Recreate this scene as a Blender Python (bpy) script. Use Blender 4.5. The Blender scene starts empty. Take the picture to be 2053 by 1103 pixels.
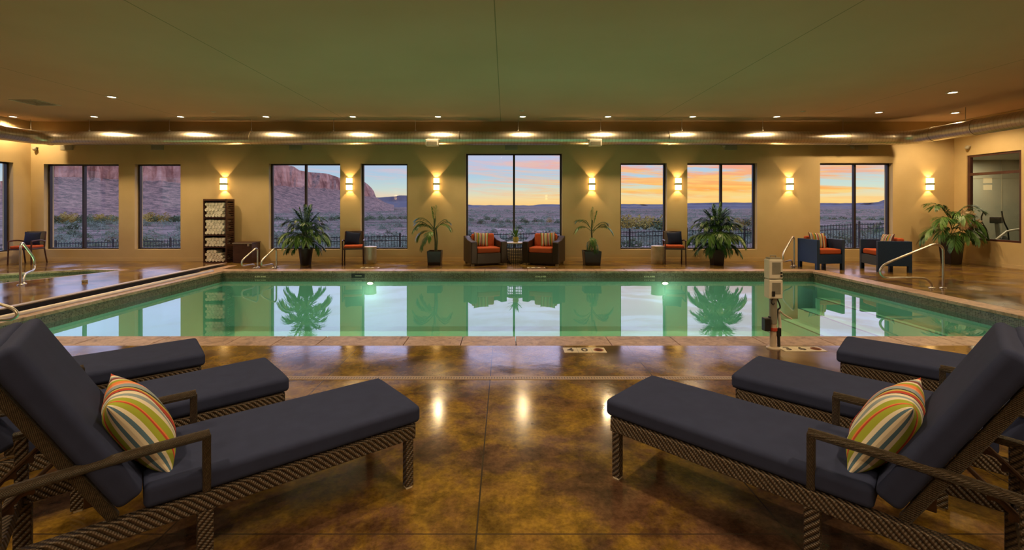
import bpy, bmesh, math, random
from math import sin, cos, pi, radians, sqrt, atan2
from mathutils import Vector, Matrix, noise
random.seed(7)
C = bpy.context.scene.collection
# ---------------------------------------------------------------- materials
def newmat(name):
    m = bpy.data.materials.new(name); m.use_nodes = True
    nt = m.node_tree; nt.nodes.clear()
    return m, nt
def N(nt, t, **kw):
    n = nt.nodes.new(t)
    for k, v in kw.items(): setattr(n, k, v)
    return n
def L(nt, a, b): nt.links.new(a, b)
def principled(name, col, rough=.5, metal=0., spec=.5, coat=0., sheen=0.):
    m, nt = newmat(name)
    o = N(nt, 'ShaderNodeOutputMaterial'); p = N(nt, 'ShaderNodeBsdfPrincipled')
    L(nt, p.outputs[0], o.inputs[0])
    p.inputs['Base Color'].default_value = (*col, 1); p.inputs['Roughness'].default_value = rough
    p.inputs['Metallic'].default_value = metal; p.inputs['Specular IOR Level'].default_value = spec
    p.inputs['Coat Weight'].default_value = coat; p.inputs['Sheen Weight'].default_value = sheen
    return m, nt, p
def coords(nt, scale=(1,1,1), kind='Object'):
    t = N(nt, 'ShaderNodeTexCoord'); mp = N(nt, 'ShaderNodeMapping')
    mp.inputs['Scale'].default_value = scale
    L(nt, t.outputs[kind], mp.inputs[0]); return mp.outputs[0]
def worldpos(nt, scale=(1,1,1)):
    t = N(nt, 'ShaderNodeNewGeometry'); mp = N(nt, 'ShaderNodeMapping')
    mp.inputs['Scale'].default_value = scale
    L(nt, t.outputs['Position'], mp.inputs[0]); return mp.outputs[0]
def noise_tex(nt, vec, scale, detail=4, rough=.55, dist=0):
    n = N(nt, 'ShaderNodeTexNoise'); n.inputs['Scale'].default_value = scale
    n.inputs['Detail'].default_value = detail; n.inputs['Roughness'].default_value = rough
    n.inputs['Distortion'].default_value = dist
    L(nt, vec, n.inputs['Vector']); return n.outputs['Fac']
def ramp(nt, fac, stops, interp='LINEAR'):
    r = N(nt, 'ShaderNodeValToRGB'); r.color_ramp.interpolation = interp
    e = r.color_ramp.elements
    while len(e) < len(stops): e.new(.5)
    for i, (p, c) in enumerate(stops):
        e[i].position = p; e[i].color = (*c, 1) if len(c) == 3 else c
    L(nt, fac, r.inputs[0]); return r.outputs[0]
def bump(nt, p, h, strength=.3, dist=.01):
    b = N(nt, 'ShaderNodeBump'); b.inputs['Strength'].default_value = strength
    b.inputs['Distance'].default_value = dist
    L(nt, h, b.inputs['Height']); L(nt, b.outputs[0], p.inputs['Normal']); return b
def mathn(nt, op, a, b=None, c=None):
    n = N(nt, 'ShaderNodeMath', operation=op)
    for i, v in enumerate((a, b, c)):
        if v is None: continue
        if isinstance(v, (int, float)): n.inputs[i].default_value = v
        else: L(nt, v, n.inputs[i])
    return n.outputs[0]
def mixc(nt, fac, a, b, mode='MIX'):
    n = N(nt, 'ShaderNodeMix', data_type='RGBA', blend_type=mode)
    for s, v in ((n.inputs[0], fac), (n.inputs[6], a), (n.inputs[7], b)):
        if isinstance(v, (int, float)): s.default_value = v
        elif isinstance(v, tuple): s.default_value = (*v, 1)
        else: L(nt, v, s)
    return n.outputs[2]
M = {}
def noisy(name, c1, c2, scale, rough=.6, bs=.2, bd=.01, metal=0, spec=.5, kind='Object', detail=5, sc=(1,1,1), lo=.3, hi=.7, sheen=0):
    m, nt, p = principled(name, c1, rough, metal, spec, 0, sheen)
    v = coords(nt, sc, kind); f = noise_tex(nt, v, scale, detail)
    L(nt, ramp(nt, f, [(lo, c1), (hi, c2)]), p.inputs['Base Color'])
    if bs: bump(nt, p, f, bs, bd)
    M[name] = m; return m, nt, p
# plaster, ceiling
noisy('plaster', (.60,.42,.20), (.66,.48,.25), 1.3, .75, 0)
m, nt, p = noisy('plaster_wall', (.51,.375,.18), (.59,.445,.225), 1.1, .7, 0)
v = coords(nt); bump(nt, p, noise_tex(nt, v, 45, 3), .12, .01)
m, nt, p = principled('ceiling', (.46,.38,.25), .8, spec=.2); M['ceiling'] = m
v = worldpos(nt); s = N(nt, 'ShaderNodeSeparateXYZ'); L(nt, v, s.inputs[0])
fold = mathn(nt, 'PINGPONG', mathn(nt, 'ADD', s.outputs[0], .13+4.27*8), 2.135*1.0)
ln = mathn(nt, 'LESS_THAN', mathn(nt, 'PINGPONG', mathn(nt, 'ADD', s.outputs[0], .13+4.34*8), 2.17), .007)
nf = noise_tex(nt, v, .5, 3)
cc = ramp(nt, nf, [(.3, (.64,.44,.31)), (.7, (.70,.485,.35))])
L(nt, mixc(nt, ln, cc, (.32,.25,.15)), p.inputs['Base Color'])
bump(nt, p, noise_tex(nt, v, 60, 2), .08, .005)
# stained concrete deck
m, nt, p = principled('stained_concrete', (.2,.1,.03), .15, spec=.5); M['deck'] = m
v = worldpos(nt)
big = noise_tex(nt, v, .75, 7, .66, .15); mid = noise_tex(nt, v, 3.6, 8, .72, .2); fine = noise_tex(nt, v, 38, 4, .7)
c1 = ramp(nt, big, [(.34, (.07,.042,.034)), (.45, (.14,.080,.050)), (.515, (.27,.175,.032)), (.57, (.19,.112,.040)), (.67, (.15,.088,.068))])
c2 = ramp(nt, mid, [(.34, (.28,.22,.17)), (.46, (.70,.64,.58)), (.58, (1.3,1.2,1.0)), (.70,(.6,.52,.5))])
c3 = mixc(nt, .85, c1, c2, 'MULTIPLY')
c4 = ramp(nt, fine, [(.35, (.62,.6,.58)), (.6, (1.1,1.1,1.1))])
c5 = mixc(nt, .7, c3, c4, 'MULTIPLY')
sep = N(nt, 'ShaderNodeSeparateXYZ'); L(nt, v, sep.inputs[0])
def jline(src, off, per, w):
    return mathn(nt, 'LESS_THAN', mathn(nt, 'PINGPONG', mathn(nt, 'ADD', src, off), per/2), w)
jx = jline(sep.outputs[0], .14+1.52*20, 1.52, .0045)
near = mathn(nt, 'GREATER_THAN', sep.outputs[1], 4.25)
jx1 = mathn(nt, 'MULTIPLY', jline(sep.outputs[0], .14+3.04*10, 3.04, .0045), 1)
jxx = mathn(nt, 'MAXIMUM', mathn(nt, 'MULTIPLY', jx, near), jx1)
jxx = mathn(nt, 'MAXIMUM', jxx, jx)
jy = jline(sep.outputs[1], -2.27+2.05*20, 2.05, .004)
jj = mathn(nt, 'MAXIMUM', jxx, jy)
L(nt, mixc(nt, jj, c5, (.05,.035,.025)), p.inputs['Base Color'])
wet = noise_tex(nt, v, .9, 3, .5, .3)
L(nt, ramp(nt, wet, [(.40, (.09,)*3), (.55, (.17,)*3), (.68, (.30,)*3)]), p.inputs['Roughness'])
hb = mathn(nt, 'SUBTRACT', mathn(nt, 'MULTIPLY', noise_tex(nt, v, 5, 3), .6), mathn(nt, 'MULTIPLY', jj, 1.2))
bump(nt, p, hb, .10, .012)
# coping stone
m, nt, p = principled('coping_stone', (.3,.2,.12), .42, spec=.4); M['coping'] = m
v = worldpos(nt)
f = noise_tex(nt, v, 7, 7, .72, .9)
L(nt, ramp(nt, f, [(.3, (.20,.12,.08)), (.5, (.46,.30,.21)), (.68, (.62,.43,.32))]), p.inputs['Base Color'])
bump(nt, p, f, .5, .012)
# mosaic tile
m, nt, p = principled('mosaic', (.2,.2,.12), .2, spec=.5); M['mosaic'] = m
v = worldpos(nt); mp = N(nt, 'ShaderNodeVectorMath', operation='DOT_PRODUCT'); mp.inputs[1].default_value = (1,1,0); L(nt, v, mp.inputs[0])
sp = N(nt, 'ShaderNodeSeparateXYZ'); L(nt, v, sp.inputs[0])
gx = mathn(nt, 'LESS_THAN', mathn(nt, 'PINGPONG', mathn(nt, 'ADD', mp.outputs['Value'], 60), .0125), .0022)
gz = mathn(nt, 'LESS_THAN', mathn(nt, 'PINGPONG', mathn(nt, 'ADD', sp.outputs[2], 5), .0125), .0022)
vc = N(nt, 'ShaderNodeTexWhiteNoise', noise_dimensions='2D'); cb = N(nt, 'ShaderNodeCombineXYZ')
L(nt, mathn(nt, 'FLOOR', mathn(nt, 'MULTIPLY', mp.outputs['Value'], 40)), cb.inputs[0]); L(nt, mathn(nt, 'FLOOR', mathn(nt, 'MULTIPLY', sp.outputs[2], 40)), cb.inputs[1])
L(nt, cb.outputs[0], vc.inputs['Vector'])
tc = ramp(nt, vc.outputs['Value'], [(0, (.06,.045,.032)), (.5, (.14,.105,.07)), (1, (.23,.18,.125))])
L(nt, mixc(nt, mathn(nt, 'MAXIMUM', gx, gz), tc, (.28,.24,.19)), p.inputs['Base Color'])
# pool plaster, spa
noisy('pool_plaster', (.40,.65,.55), (.46,.71,.61), 1.5, .7, 0)
noisy('pool_step_line', (.05,.12,.12), (.07,.16,.15), 6, .5, 0)
# water
def watermat(name, tint, f0=.024, rough=0.0, bstr=.02, bscale=1.4):
    m, nt = newmat(name); o = N(nt, 'ShaderNodeOutputMaterial'); mx = N(nt, 'ShaderNodeMixShader')
    t = N(nt, 'ShaderNodeBsdfTransparent'); g = N(nt, 'ShaderNodeBsdfGlossy'); dp = N(nt, 'ShaderNodeVectorMath', operation='DOT_PRODUCT'); ge = N(nt, 'ShaderNodeNewGeometry'); L(nt, ge.outputs['Incoming'], dp.inputs[0]); L(nt, ge.outputs['Normal'], dp.inputs[1])
    t.inputs[0].default_value = (*tint, 1); g.inputs['Roughness'].default_value = rough
    sch = mathn(nt, 'ADD', mathn(nt, 'MULTIPLY', mathn(nt, 'POWER', mathn(nt, 'SUBTRACT', 1, mathn(nt, 'ABSOLUTE', dp.outputs['Value'])), 5), 1-f0), f0)
    if bstr:
        b = N(nt, 'ShaderNodeBump'); b.inputs['Strength'].default_value = bstr; b.inputs['Distance'].default_value = .02
        L(nt, noise_tex(nt, worldpos(nt), bscale, 3), b.inputs['Height'])
        L(nt, b.outputs[0], g.inputs['Normal'])
    L(nt, sch, mx.inputs[0]); L(nt, t.outputs[0], mx.inputs[1]); L(nt, g.outputs[0], mx.inputs[2]); L(nt, mx.outputs[0], o.inputs[0])
    M[name] = m; return m
watermat('water', (.59,.92,.83), .03)
watermat('glass', (.95,.96,.95), .06, 0, 0)
watermat('spa_water', (.7,.88,.7), .024, 0.02, .1, 9)
# metals
noisy('steel', (.58,.55,.50), (.68,.64,.58), 8, .34, 0, metal=1)
noisy('brushed_rail', (.50,.45,.40), (.60,.54,.48), 5, .5, 0, metal=.7)
m, nt, p = principled('duct_metal', (.60,.52,.38), .34, 1.0); M['duct'] = m
uvv = coords(nt, (1,1,1), 'UV'); s = N(nt, 'ShaderNodeSeparateXYZ'); L(nt, uvv, s.inputs[0])
sp = mathn(nt, 'PINGPONG', mathn(nt, 'ADD', s.outputs[0], mathn(nt, 'MULTIPLY', s.outputs[1], .08)), .045)
rid = mathn(nt, 'LESS_THAN', sp, .006)
nf = noise_tex(nt, coords(nt, (1,1,1)), 3, 5)
L(nt, mixc(nt, rid, ramp(nt, nf, [(.3, (.58,.53,.44)), (.7, (.72,.67,.57))]), (.50,.43,.31)), p.inputs['Base Color'])
bump(nt, p, mathn(nt, 'ADD', sp, mathn(nt, 'MULTIPLY', rid, .3)), .15, .02)
# wicker: twisted strand rail
def wicker(name, dark, light, per=.03, slope=1.0, fib=260, rough=.38):
    m, nt, p = principled(name, light, rough, spec=.5); M[name] = m
    uvv = coords(nt, (1,1,1), 'UV'); s = N(nt, 'ShaderNodeSeparateXYZ'); L(nt, uvv, s.inputs[0])
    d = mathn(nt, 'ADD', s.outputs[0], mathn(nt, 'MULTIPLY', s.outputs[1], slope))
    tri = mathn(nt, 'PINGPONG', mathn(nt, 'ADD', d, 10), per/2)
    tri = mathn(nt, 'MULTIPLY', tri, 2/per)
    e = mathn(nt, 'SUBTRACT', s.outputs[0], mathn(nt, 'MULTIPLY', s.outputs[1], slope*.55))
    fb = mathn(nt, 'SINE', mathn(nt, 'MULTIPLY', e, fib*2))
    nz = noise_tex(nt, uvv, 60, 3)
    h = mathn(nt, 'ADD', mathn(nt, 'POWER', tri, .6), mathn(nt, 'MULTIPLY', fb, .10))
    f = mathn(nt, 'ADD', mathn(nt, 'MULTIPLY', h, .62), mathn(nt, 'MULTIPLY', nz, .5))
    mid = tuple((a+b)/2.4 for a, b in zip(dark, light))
    L(nt, ramp(nt, f, [(.28, dark), (.62, mid), (1.0, light)]), p.inputs['Base Color'])  # shade in the gaps between strands is put into the colour
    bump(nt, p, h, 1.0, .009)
    return m
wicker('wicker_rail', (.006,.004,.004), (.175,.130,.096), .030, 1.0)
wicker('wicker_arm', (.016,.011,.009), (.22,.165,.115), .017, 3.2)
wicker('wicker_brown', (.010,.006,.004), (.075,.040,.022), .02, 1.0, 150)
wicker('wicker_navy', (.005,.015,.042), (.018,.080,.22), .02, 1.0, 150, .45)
noisy('bronze', (.055,.032,.024), (.10,.062,.045), 12, .3, 0, metal=.6)
# fabrics
def fabric(name, c, k=1.18, sc=900, rough=.85):
    m, nt, p = noisy(name, c, tuple(x*k for x in c), 14, rough, 0, sheen=0, spec=.15)
    v = coords(nt); bump(nt, p, noise_tex(nt, v, sc, 2), .25, .002)
    return m
fabric('navy_canvas', (.032,.042,.100)); fabric('orange_canvas', (.43,.085,.03)); fabric('charcoal_canvas', (.016,.022,.052))
fabric('towel', (.82,.79,.72), 1.1, 400, .95)
cr=(.80,.73,.60); gr=(.36,.42,.04); rd=(.52,.06,.035); og=(.80,.24,.07); bl=(.10,.20,.30); tb=(.30,.38,.44); bk=(.03,.03,.035); ye=(.60,.48,.12); co=(.85,.36,.24); ma=(.22,.05,.06)
def stripes(name, seq):
    m, nt, p = principled(name, cr, .9); M[name] = m
    s = N(nt, 'ShaderNodeSeparateXYZ'); L(nt, coords(nt, (1,1,1), 'UV'), s.inputs[0])
    tot = sum(w for w, _ in seq); x = 0; st = []
    for w, c in seq: st.append((x/tot, c)); x += w
    L(nt, ramp(nt, s.outputs[0], st, 'CONSTANT'), p.inputs['Base Color'])
    bump(nt, p, noise_tex(nt, coords(nt), 300, 2), .2, .003)
stripes('stripe_fabric', [(1.5,cr),(2,bl),(2.5,cr),(4.5,gr),(1.2,rd),(1.2,og),(5,gr),(3,cr),(3,tb),(4,cr),(1.5,bk),(4,rd),(2,ye),(1.5,bk),(5,tb),(2,co),(4,og),(3,gr),(2,cr),(3,ma),(2,tb),(3,cr),(4,rd),(3,og)])
mu = lambda c: tuple(q*.62 for q in c)
stripes('stripe_small', [(w_, mu(c_)) for w_, c_ in [(3,ma),(3,cr),(3,tb),(3,og),(3,gr),(2,bk),(3,cr),(3,rd),(2,tb),(3,ye),(3,cr),(2,bk),(3,og),(3,cr),(3,gr),(3,ma)]])
# plants
noisy('leaf', (.014,.055,.012), (.055,.14,.024), 9, .42, 0, kind='Object')
noisy('leaf_light', (.05,.14,.02), (.14,.26,.05), 9, .42, 0)
noisy('stem', (.10,.11,.04), (.20,.17,.07), 12, .6, 0)
noisy('petal', (.88,.70,.50), (.92,.80,.62), 20, .6, 0)
noisy('soil', (.02,.014,.01), (.06,.04,.025), 40, .9, .5)
noisy('pot_dark', (.014,.009,.009), (.030,.018,.016), 6, .35, 0)
noisy('pot_yellow', (.40,.30,.05), (.50,.40,.10), 8, .4, 0)
noisy('dark_wood', (.035,.012,.008), (.075,.028,.016), 5, .4, 0, sc=(1,1,8))
noisy('frame_dark', (.018,.012,.014), (.030,.020,.022), 5, .4, 0)
noisy('frame_maroon', (.05,.018,.016), (.08,.03,.024), 5, .4, 0)
noisy('white_paint', (.62,.58,.50), (.70,.66,.58), 5, .45, 0)
noisy('offwhite_plastic', (.70,.66,.57), (.76,.72,.62), 8, .4, 0)
noisy('grey_panel', (.22,.22,.19), (.28,.27,.23), 8, .3, 0)
noisy('black_plastic', (.012,.012,.014), (.02,.02,.022), 8, .4, 0)
noisy('red_plastic', (.45,.05,.03), (.5,.08,.05), 8, .4, 0)
noisy('table_tan', (.36,.27,.16), (.46,.35,.22), 7, .5, .2)
noisy('table_metal', (.36,.32,.24), (.50,.45,.34), 4, .35, 0, metal=.5, sc=(8,8,1))
noisy('grille_grey', (.34,.31,.22), (.40,.36,.27), 6, .5, 0)
noisy('lid_band', (.52,.42,.33), (.60,.50,.40), 5, .35, 0)
noisy('tile_cream', (.66,.58,.42), (.74,.66,.50), 8, .3, 0)
noisy('ink', (.05,.035,.02), (.07,.05,.03), 8, .6, 0)
noisy('ink_red', (.35,.12,.07), (.40,.16,.09), 8, .6, 0)
noisy('gym_floor', (.03,.03,.032), (.06,.06,.06), 20, .6, 0)
noisy('gym_wall', (.36,.35,.28), (.40,.39,.31), 2, .7, 0)
m, nt, p = principled('drain_grate', (.5,.4,.28), .4); M['drain'] = m
s = N(nt, 'ShaderNodeSeparateXYZ'); L(nt, worldpos(nt), s.inputs[0])
sl = mathn(nt, 'LESS_THAN', mathn(nt, 'PINGPONG', mathn(nt, 'ADD', s.outputs[0], 40), .0125), .0045)
inb = mathn(nt, 'LESS_THAN', mathn(nt, 'ABSOLUTE', mathn(nt, 'SUBTRACT', s.outputs[1], 4.32)), .02)
L(nt, mixc(nt, mathn(nt, 'MULTIPLY', sl, inb), (.34,.24,.15), (.03,.02,.012)), p.inputs['Base Color'])
def emis(name, col, st):
    m, nt = newmat(name); o = N(nt, 'ShaderNodeOutputMaterial'); e = N(nt, 'ShaderNodeEmission')
    e.inputs[0].default_value = (*col, 1); e.inputs[1].default_value = st; L(nt, e.outputs[0], o.inputs[0]); M[name] = m
emis('lamp_disc', (1,.80,.52), 9); emis('shade_glow', (1,.60,.20), 5.5); emis('pool_lamp', (1,.93,.62), 7)
# outside
m, nt, p = principled('desert', (.3,.2,.15), .95, spec=.1); M['desert'] = m
v = worldpos(nt, (1,1,1)); v2 = worldpos(nt, (.35,1,1))
a = noise_tex(nt, v2, .05, 8, .7); b = noise_tex(nt, v, 1.1, 6, .75); c = noise_tex(nt, v2, .35, 6, .7)
ca = ramp(nt, a, [(.35, (.24,.17,.14)), (.5, (.40,.27,.22)), (.62, (.58,.40,.34))])
cb_ = ramp(nt, b, [(.42, (.35,.36,.33)), (.58, (1,1,1))])
cd_ = ramp(nt, c, [(.40, (.38,.42,.36)), (.56, (1.1,1.05,1.05))])
L(nt, mixc(nt, .85, mixc(nt, .8, ca, cb_, 'MULTIPLY'), cd_, 'MULTIPLY'), p.inputs['Base Color'])
m, nt, p = principled('red_rock', (.3,.12,.07), .9, spec=.1); M['rock'] = m
v = worldpos(nt, (1,1,.35)); v2 = worldpos(nt, (.15,.15,1))
a = noise_tex(nt, v, .12, 8, .7, .5); b = noise_tex(nt, v2, .22, 5, .6); g = N(nt, 'ShaderNodeNewGeometry'); s = N(nt, 'ShaderNodeSeparateXYZ'); L(nt, g.outputs['True Normal'], s.inputs[0])
cliff = ramp(nt, a, [(.36, (.26,.10,.075)), (.5, (.60,.29,.21)), (.66, (.78,.45,.35))])
band = ramp(nt, b, [(.4, (.75,.7,.7)), (.6, (1.1,1.05,1))])
tal = ramp(nt, noise_tex(nt, worldpos(nt), .30, 9, .82), [(.40, (.13,.10,.09)), (.50, (.34,.20,.16)), (.60, (.55,.31,.24))])
slope = ramp(nt, s.outputs[2], [(.38, (0,)*3), (.55, (1,)*3)])
L(nt, mixc(nt, slope, mixc(nt, .9, cliff, band, 'MULTIPLY'), tal), p.inputs['Base Color'])
noisy('far_mesa', (.16,.14,.17), (.24,.19,.20), .01, .95, 0, kind='Object', sc=(1,1,6))  # slate purple tone carries a little blue distance haze in the colour
noisy('sage', (.16,.18,.12), (.32,.33,.23), 3, .9, 0)
noisy('cottonwood', (.42,.28,.05), (.60,.38,.08), .4, .9, 0)
noisy('green_brush', (.09,.12,.05), (.17,.19,.09), .5, .9, 0)
noisy('iron', (.012,.012,.016), (.02,.02,.026), 4, .5, 0)
# ---------------------------------------------------------------- mesh builder
class MB:
    def __init__(s): s.v = []; s.f = []; s.uv = []
    def add(s, vs, fs, uvs=None):
        o = len(s.v); s.v += [tuple(x) for x in vs]
        for i, f in enumerate(fs):
            s.f.append(tuple(o+k for k in f)); s.uv.append(uvs[i] if uvs else None)
        return s
    def box(s, x0, x1, y0, y1, z0, z1, mat=None):
        vs = [Vector((x, y, z)) for z in (z0, z1) for y in (y0, y1) for x in (x0, x1)]
        dx, dy, dz = abs(x1-x0), abs(y1-y0), abs(z1-z0)
        if mat is not None: vs = [mat @ q for q in vs]
        fs = [(0,2,3,1), (4,5,7,6), (0,1,5,4), (2,6,7,3), (0,4,6,2), (1,3,7,5)]
        ux = [[(0,0),(0,dy),(dx,dy),(dx,0)], [(0,0),(dx,0),(dx,dy),(0,dy)], [(0,0),(dx,0),(dx,dz),(0,dz)], [(0,0),(0,dz),(dx,dz),(dx,0)], [(0,0),(0,dz),(dy,dz),(dy,0)], [(0,0),(dy,0),(dy,dz),(0,dz)]]
        return s.add(vs, fs, ux)
    def beam(s, p0, p1, w, h, up=(0,0,1)):
        p0, p1 = Vector(p0), Vector(p1); d = (p1-p0); ln = d.length; d.normalize()
        up = Vector(up)
        if abs(up.dot(d)) > .99: up = Vector((1,0,0))
        sd = d.cross(up).normalized(); u = sd.cross(d).normalized()
        vs = []
        for q in (p0, p1):
            for a, b in ((-1,-1), (1,-1), (1,1), (-1,1)): vs.append(q + sd*a*w/2 + u*b*h/2)
        fs, uv = [], []; pr = [0, w, w+h, 2*w+h, 2*w+2*h]
        for k in range(4):
            k2 = (k+1) % 4
            fs.append((k, k2, 4+k2, 4+k)); uv.append([(0,pr[k]),(0,pr[k+1]),(ln,pr[k+1]),(ln,pr[k])])
        fs += [(3,2,1,0), (4,5,6,7)]; e = [(0,0),(w,0),(w,h),(0,h)]; uv += [e, e]
        return s.add(vs, fs, uv)
    def tube(s, pts, r, n=10, cap=True, closed=False):
        pts = [Vector(p) for p in pts]; k = len(pts); rs = r if isinstance(r, (list, tuple)) else [r]*k
        T = []
        for i in range(k):
            if closed: t = pts[(i+1) % k]-pts[i-1]
            else: t = pts[min(i+1, k-1)]-pts[max(i-1, 0)]
            T.append(t.normalized())
        ref = Vector((0,0,1)) if abs(T[0].z) < .9 else Vector((1,0,0))
        nn = T[0].cross(ref).normalized(); vs = []; ln = 0; us = []
        for i in range(k):
            nn = (nn - T[i]*nn.dot(T[i])).normalized(); b = T[i].cross(nn)
            if i: ln += (pts[i]-pts[i-1]).length
            us.append(ln)
            for j in range(n):
                a = 2*pi*j/n; vs.append(pts[i] + (nn*cos(a)+b*sin(a))*rs[i])
        fs, uv = [], []
        for i in range(k if closed else k-1):
            i2 = (i+1) % k
            for j in range(n):
                j2 = (j+1) % n
                fs.append((i*n+j, i*n+j2, i2*n+j2, i2*n+j))
                u0, u1 = us[i], us[i2] if i2 else ln; rr = 2*pi*rs[i]/n
                uv.append([(u0,j*rr),(u0,(j+1)*rr),(u1,(j+1)*rr),(u1,j*rr)])
        if cap and not closed:
            fs += [tuple(range(n-1, -1, -1)), tuple((k-1)*n+j for j in range(n))]; uv += [[(0,0)]*n, [(0,0)]*n]
        return s.add(vs, fs, uv)
    def lathe(s, prof, n=24, c=(0,0,0), ax=None):
        vs = []; fs = []; c = Vector(c)
        for r, z in prof:
            for j in range(n):
                a = 2*pi*j/n; q = Vector((r*cos(a), r*sin(a), z))
                if ax is not None: q = ax @ q
                vs.append(c+q)
        for i in range(len(prof)-1):
            for j in range(n):
                j2 = (j+1) % n; fs.append((i*n+j, i*n+j2, (i+1)*n+j2, (i+1)*n+j))
        if prof[0][0] > 1e-4: fs.append(tuple(range(n-1, -1, -1)))
        if prof[-1][0] > 1e-4: fs.append(tuple((len(prof)-1)*n+j for j in range(n)))
        return s.add(vs, fs)
    def prism(s, poly, z0, z1, fn=None):
        n = len(poly); fn = fn or (lambda a, b, z: (a, b, z))
        vs = [fn(a, b, z0) for a, b in poly]+[fn(a, b, z1) for a, b in poly]
        fs = [tuple(range(n-1, -1, -1)), tuple(range(n, 2*n))]+[(k, (k+1) % n, n+(k+1) % n, n+k) for k in range(n)]
        return s.add(vs, fs)
    def cushion(s, hx, hy, hz, r, n=3, seg=8, fn=None):
        def lst(h):
            o = [-h + r*k/n for k in range(n)]
            inner = [-(h-r) + 2*(h-r)*k/seg for k in range(seg+1)]
            return o+inner+[h-r*k/n for k in range(n-1, -1, -1)]
        X, Y, Z = lst(hx), lst(hy), ([-hz+r*k/n for k in range(n)]+[hz-r*k/n for k in range(n, -1, -1)] if hz-r < 1e-3 else lst(hz))
        idx = {}; vs = []; fs = []
        def vid(x, y, z):
            k = (round(x, 5), round(y, 5), round(z, 5))
            if k not in idx:
                q = Vector((max(-(hx-r), min(hx-r, x)), max(-(hy-r), min(hy-r, y)), max(-(hz-r), min(hz-r, z))))
                d = Vector((x, y, z))-q
                pnt = q + (d.normalized()*r if d.length > 1e-9 else d)
                if fn: pnt = fn(pnt)
                idx[k] = len(vs); vs.append(pnt)
            return idx[k]
        def face(A, B, mk, flip):
            for i in range(len(A)-1):
                for j in range(len(B)-1):
                    q = [vid(*mk(A[i], B[j])), vid(*mk(A[i+1], B[j])), vid(*mk(A[i+1], B[j+1])), vid(*mk(A[i], B[j+1]))]
                    fs.append(tuple(q[::-1] if flip else q))
        face(X, Y, lambda a, b: (a, b, hz), False); face(X, Y, lambda a, b: (a, b, -hz), True)
        face(X, Z, lambda a, b: (a, -hy, b), False); face(X, Z, lambda a, b: (a, hy, b), True)
        face(Y, Z, lambda a, b: (hx, a, b), False); face(Y, Z, lambda a, b: (-hx, a, b), True)
        return s.add(vs, fs)
    def mesh(s, name, mat, smooth=40):
        me = bpy.data.meshes.new(name); me.from_pydata(s.v, [], s.f); me.materials.append(mat if not isinstance(mat, str) else M[mat])
        if any(u is not None for u in s.uv):
            uvl = me.uv_layers.new(name='UVMap'); i = 0
            for f, u in zip(s.f, s.uv):
                for k in range(len(f)):
                    if u: uvl.data[i].uv = u[k]
                    i += 1
        me.validate()
        bm = bmesh.new(); bm.from_mesh(me); bmesh.ops.recalc_face_normals(bm, faces=bm.faces); bm.to_mesh(me); bm.free()
        if smooth:
            me.shade_smooth(); me.set_sharp_from_angle(angle=radians(smooth))
        return me
    def build(s, name, mat, parent=None, smooth=40, bevel=0, loc=None):
        o = bpy.data.objects.new(name, s.mesh(name, mat, smooth)); C.objects.link(o)
        if parent: o.parent = parent
        if loc: o.location = loc
        if bevel:
            b = o.modifiers.new('bevel', 'BEVEL'); b.width = bevel; b.segments = 2; b.limit_method = 'ANGLE'; b.angle_limit = radians(40)
        return o
def tag(o, label, cat, group=None, kind=None):
    if label: o['label'] = label
    if cat: o['category'] = cat
    if group: o['group'] = group
    if kind: o['kind'] = kind
    return o
def thing(name, label, cat, loc=(0,0,0), rz=0, group=None):
    o = bpy.data.objects.new(name, None); C.objects.link(o); o.empty_display_size = .1
    o.location = loc; o.rotation_euler = (0, 0, rz); return tag(o, label, cat, group)
def struct(o): o['kind'] = 'structure'; return o
def copy_tree(o, parent=None):
    c = o.copy(); C.objects.link(c)
    if parent: c.parent = parent
    for ch in list(o.children): copy_tree(ch, c)
    return c
def linked(name, me, parent=None, loc=(0,0,0), rot=(0,0,0), sc=1):
    o = bpy.data.objects.new(name, me); C.objects.link(o)
    if parent: o.parent = parent
    o.location = loc; o.rotation_euler = rot; o.scale = (sc,)*3 if isinstance(sc, (int, float)) else sc
    return o
# photo geometry (2053 x 1103)
F, VX, VY, H = 935., 1013., 412., 1.6
YW, XL, XR, ZC, YB = 13.4, -13.63, 12.9, 4.01, -7.0      # far wall, left, right, ceiling, back wall
WZ = -.18
def gx(px, Y): return (px-VX)/F*Y
def gz(py, Y): return H-(py-VY)/F*Y
# ================================================================ camera
cam = bpy.data.cameras.new('camera'); co_ = bpy.data.objects.new('camera', cam); C.objects.link(co_)
co_.location = (0, 0, H); co_.rotation_euler = (pi/2, 0, 0)
cam.sensor_width = 36; cam.lens = F/2053*36; cam.shift_x = (1026.5-VX)/2053; cam.shift_y = -(551.5-VY)/2053
cam.clip_end = 6000; cam.clip_start = .05
sc = bpy.context.scene; sc.camera = co_
sc.view_settings.view_transform = 'Standard'; sc.view_settings.look = 'None'; sc.view_settings.gamma = 1; sc.view_settings.use_curve_mapping = False
sc.view_settings.exposure = 0.2
sc.cycles.use_denoising = True
try: sc.cycles.denoiser = 'OPENIMAGEDENOISE'
except Exception: pass
sc.cycles.max_bounces = 8; sc.cycles.diffuse_bounces = 4; sc.cycles.glossy_bounces = 5; sc.cycles.transparent_max_bounces = 16
sc.cycles.caustics_reflective = False; sc.cycles.caustics_refractive = False; sc.cycles.sample_clamp_indirect = 4
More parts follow.
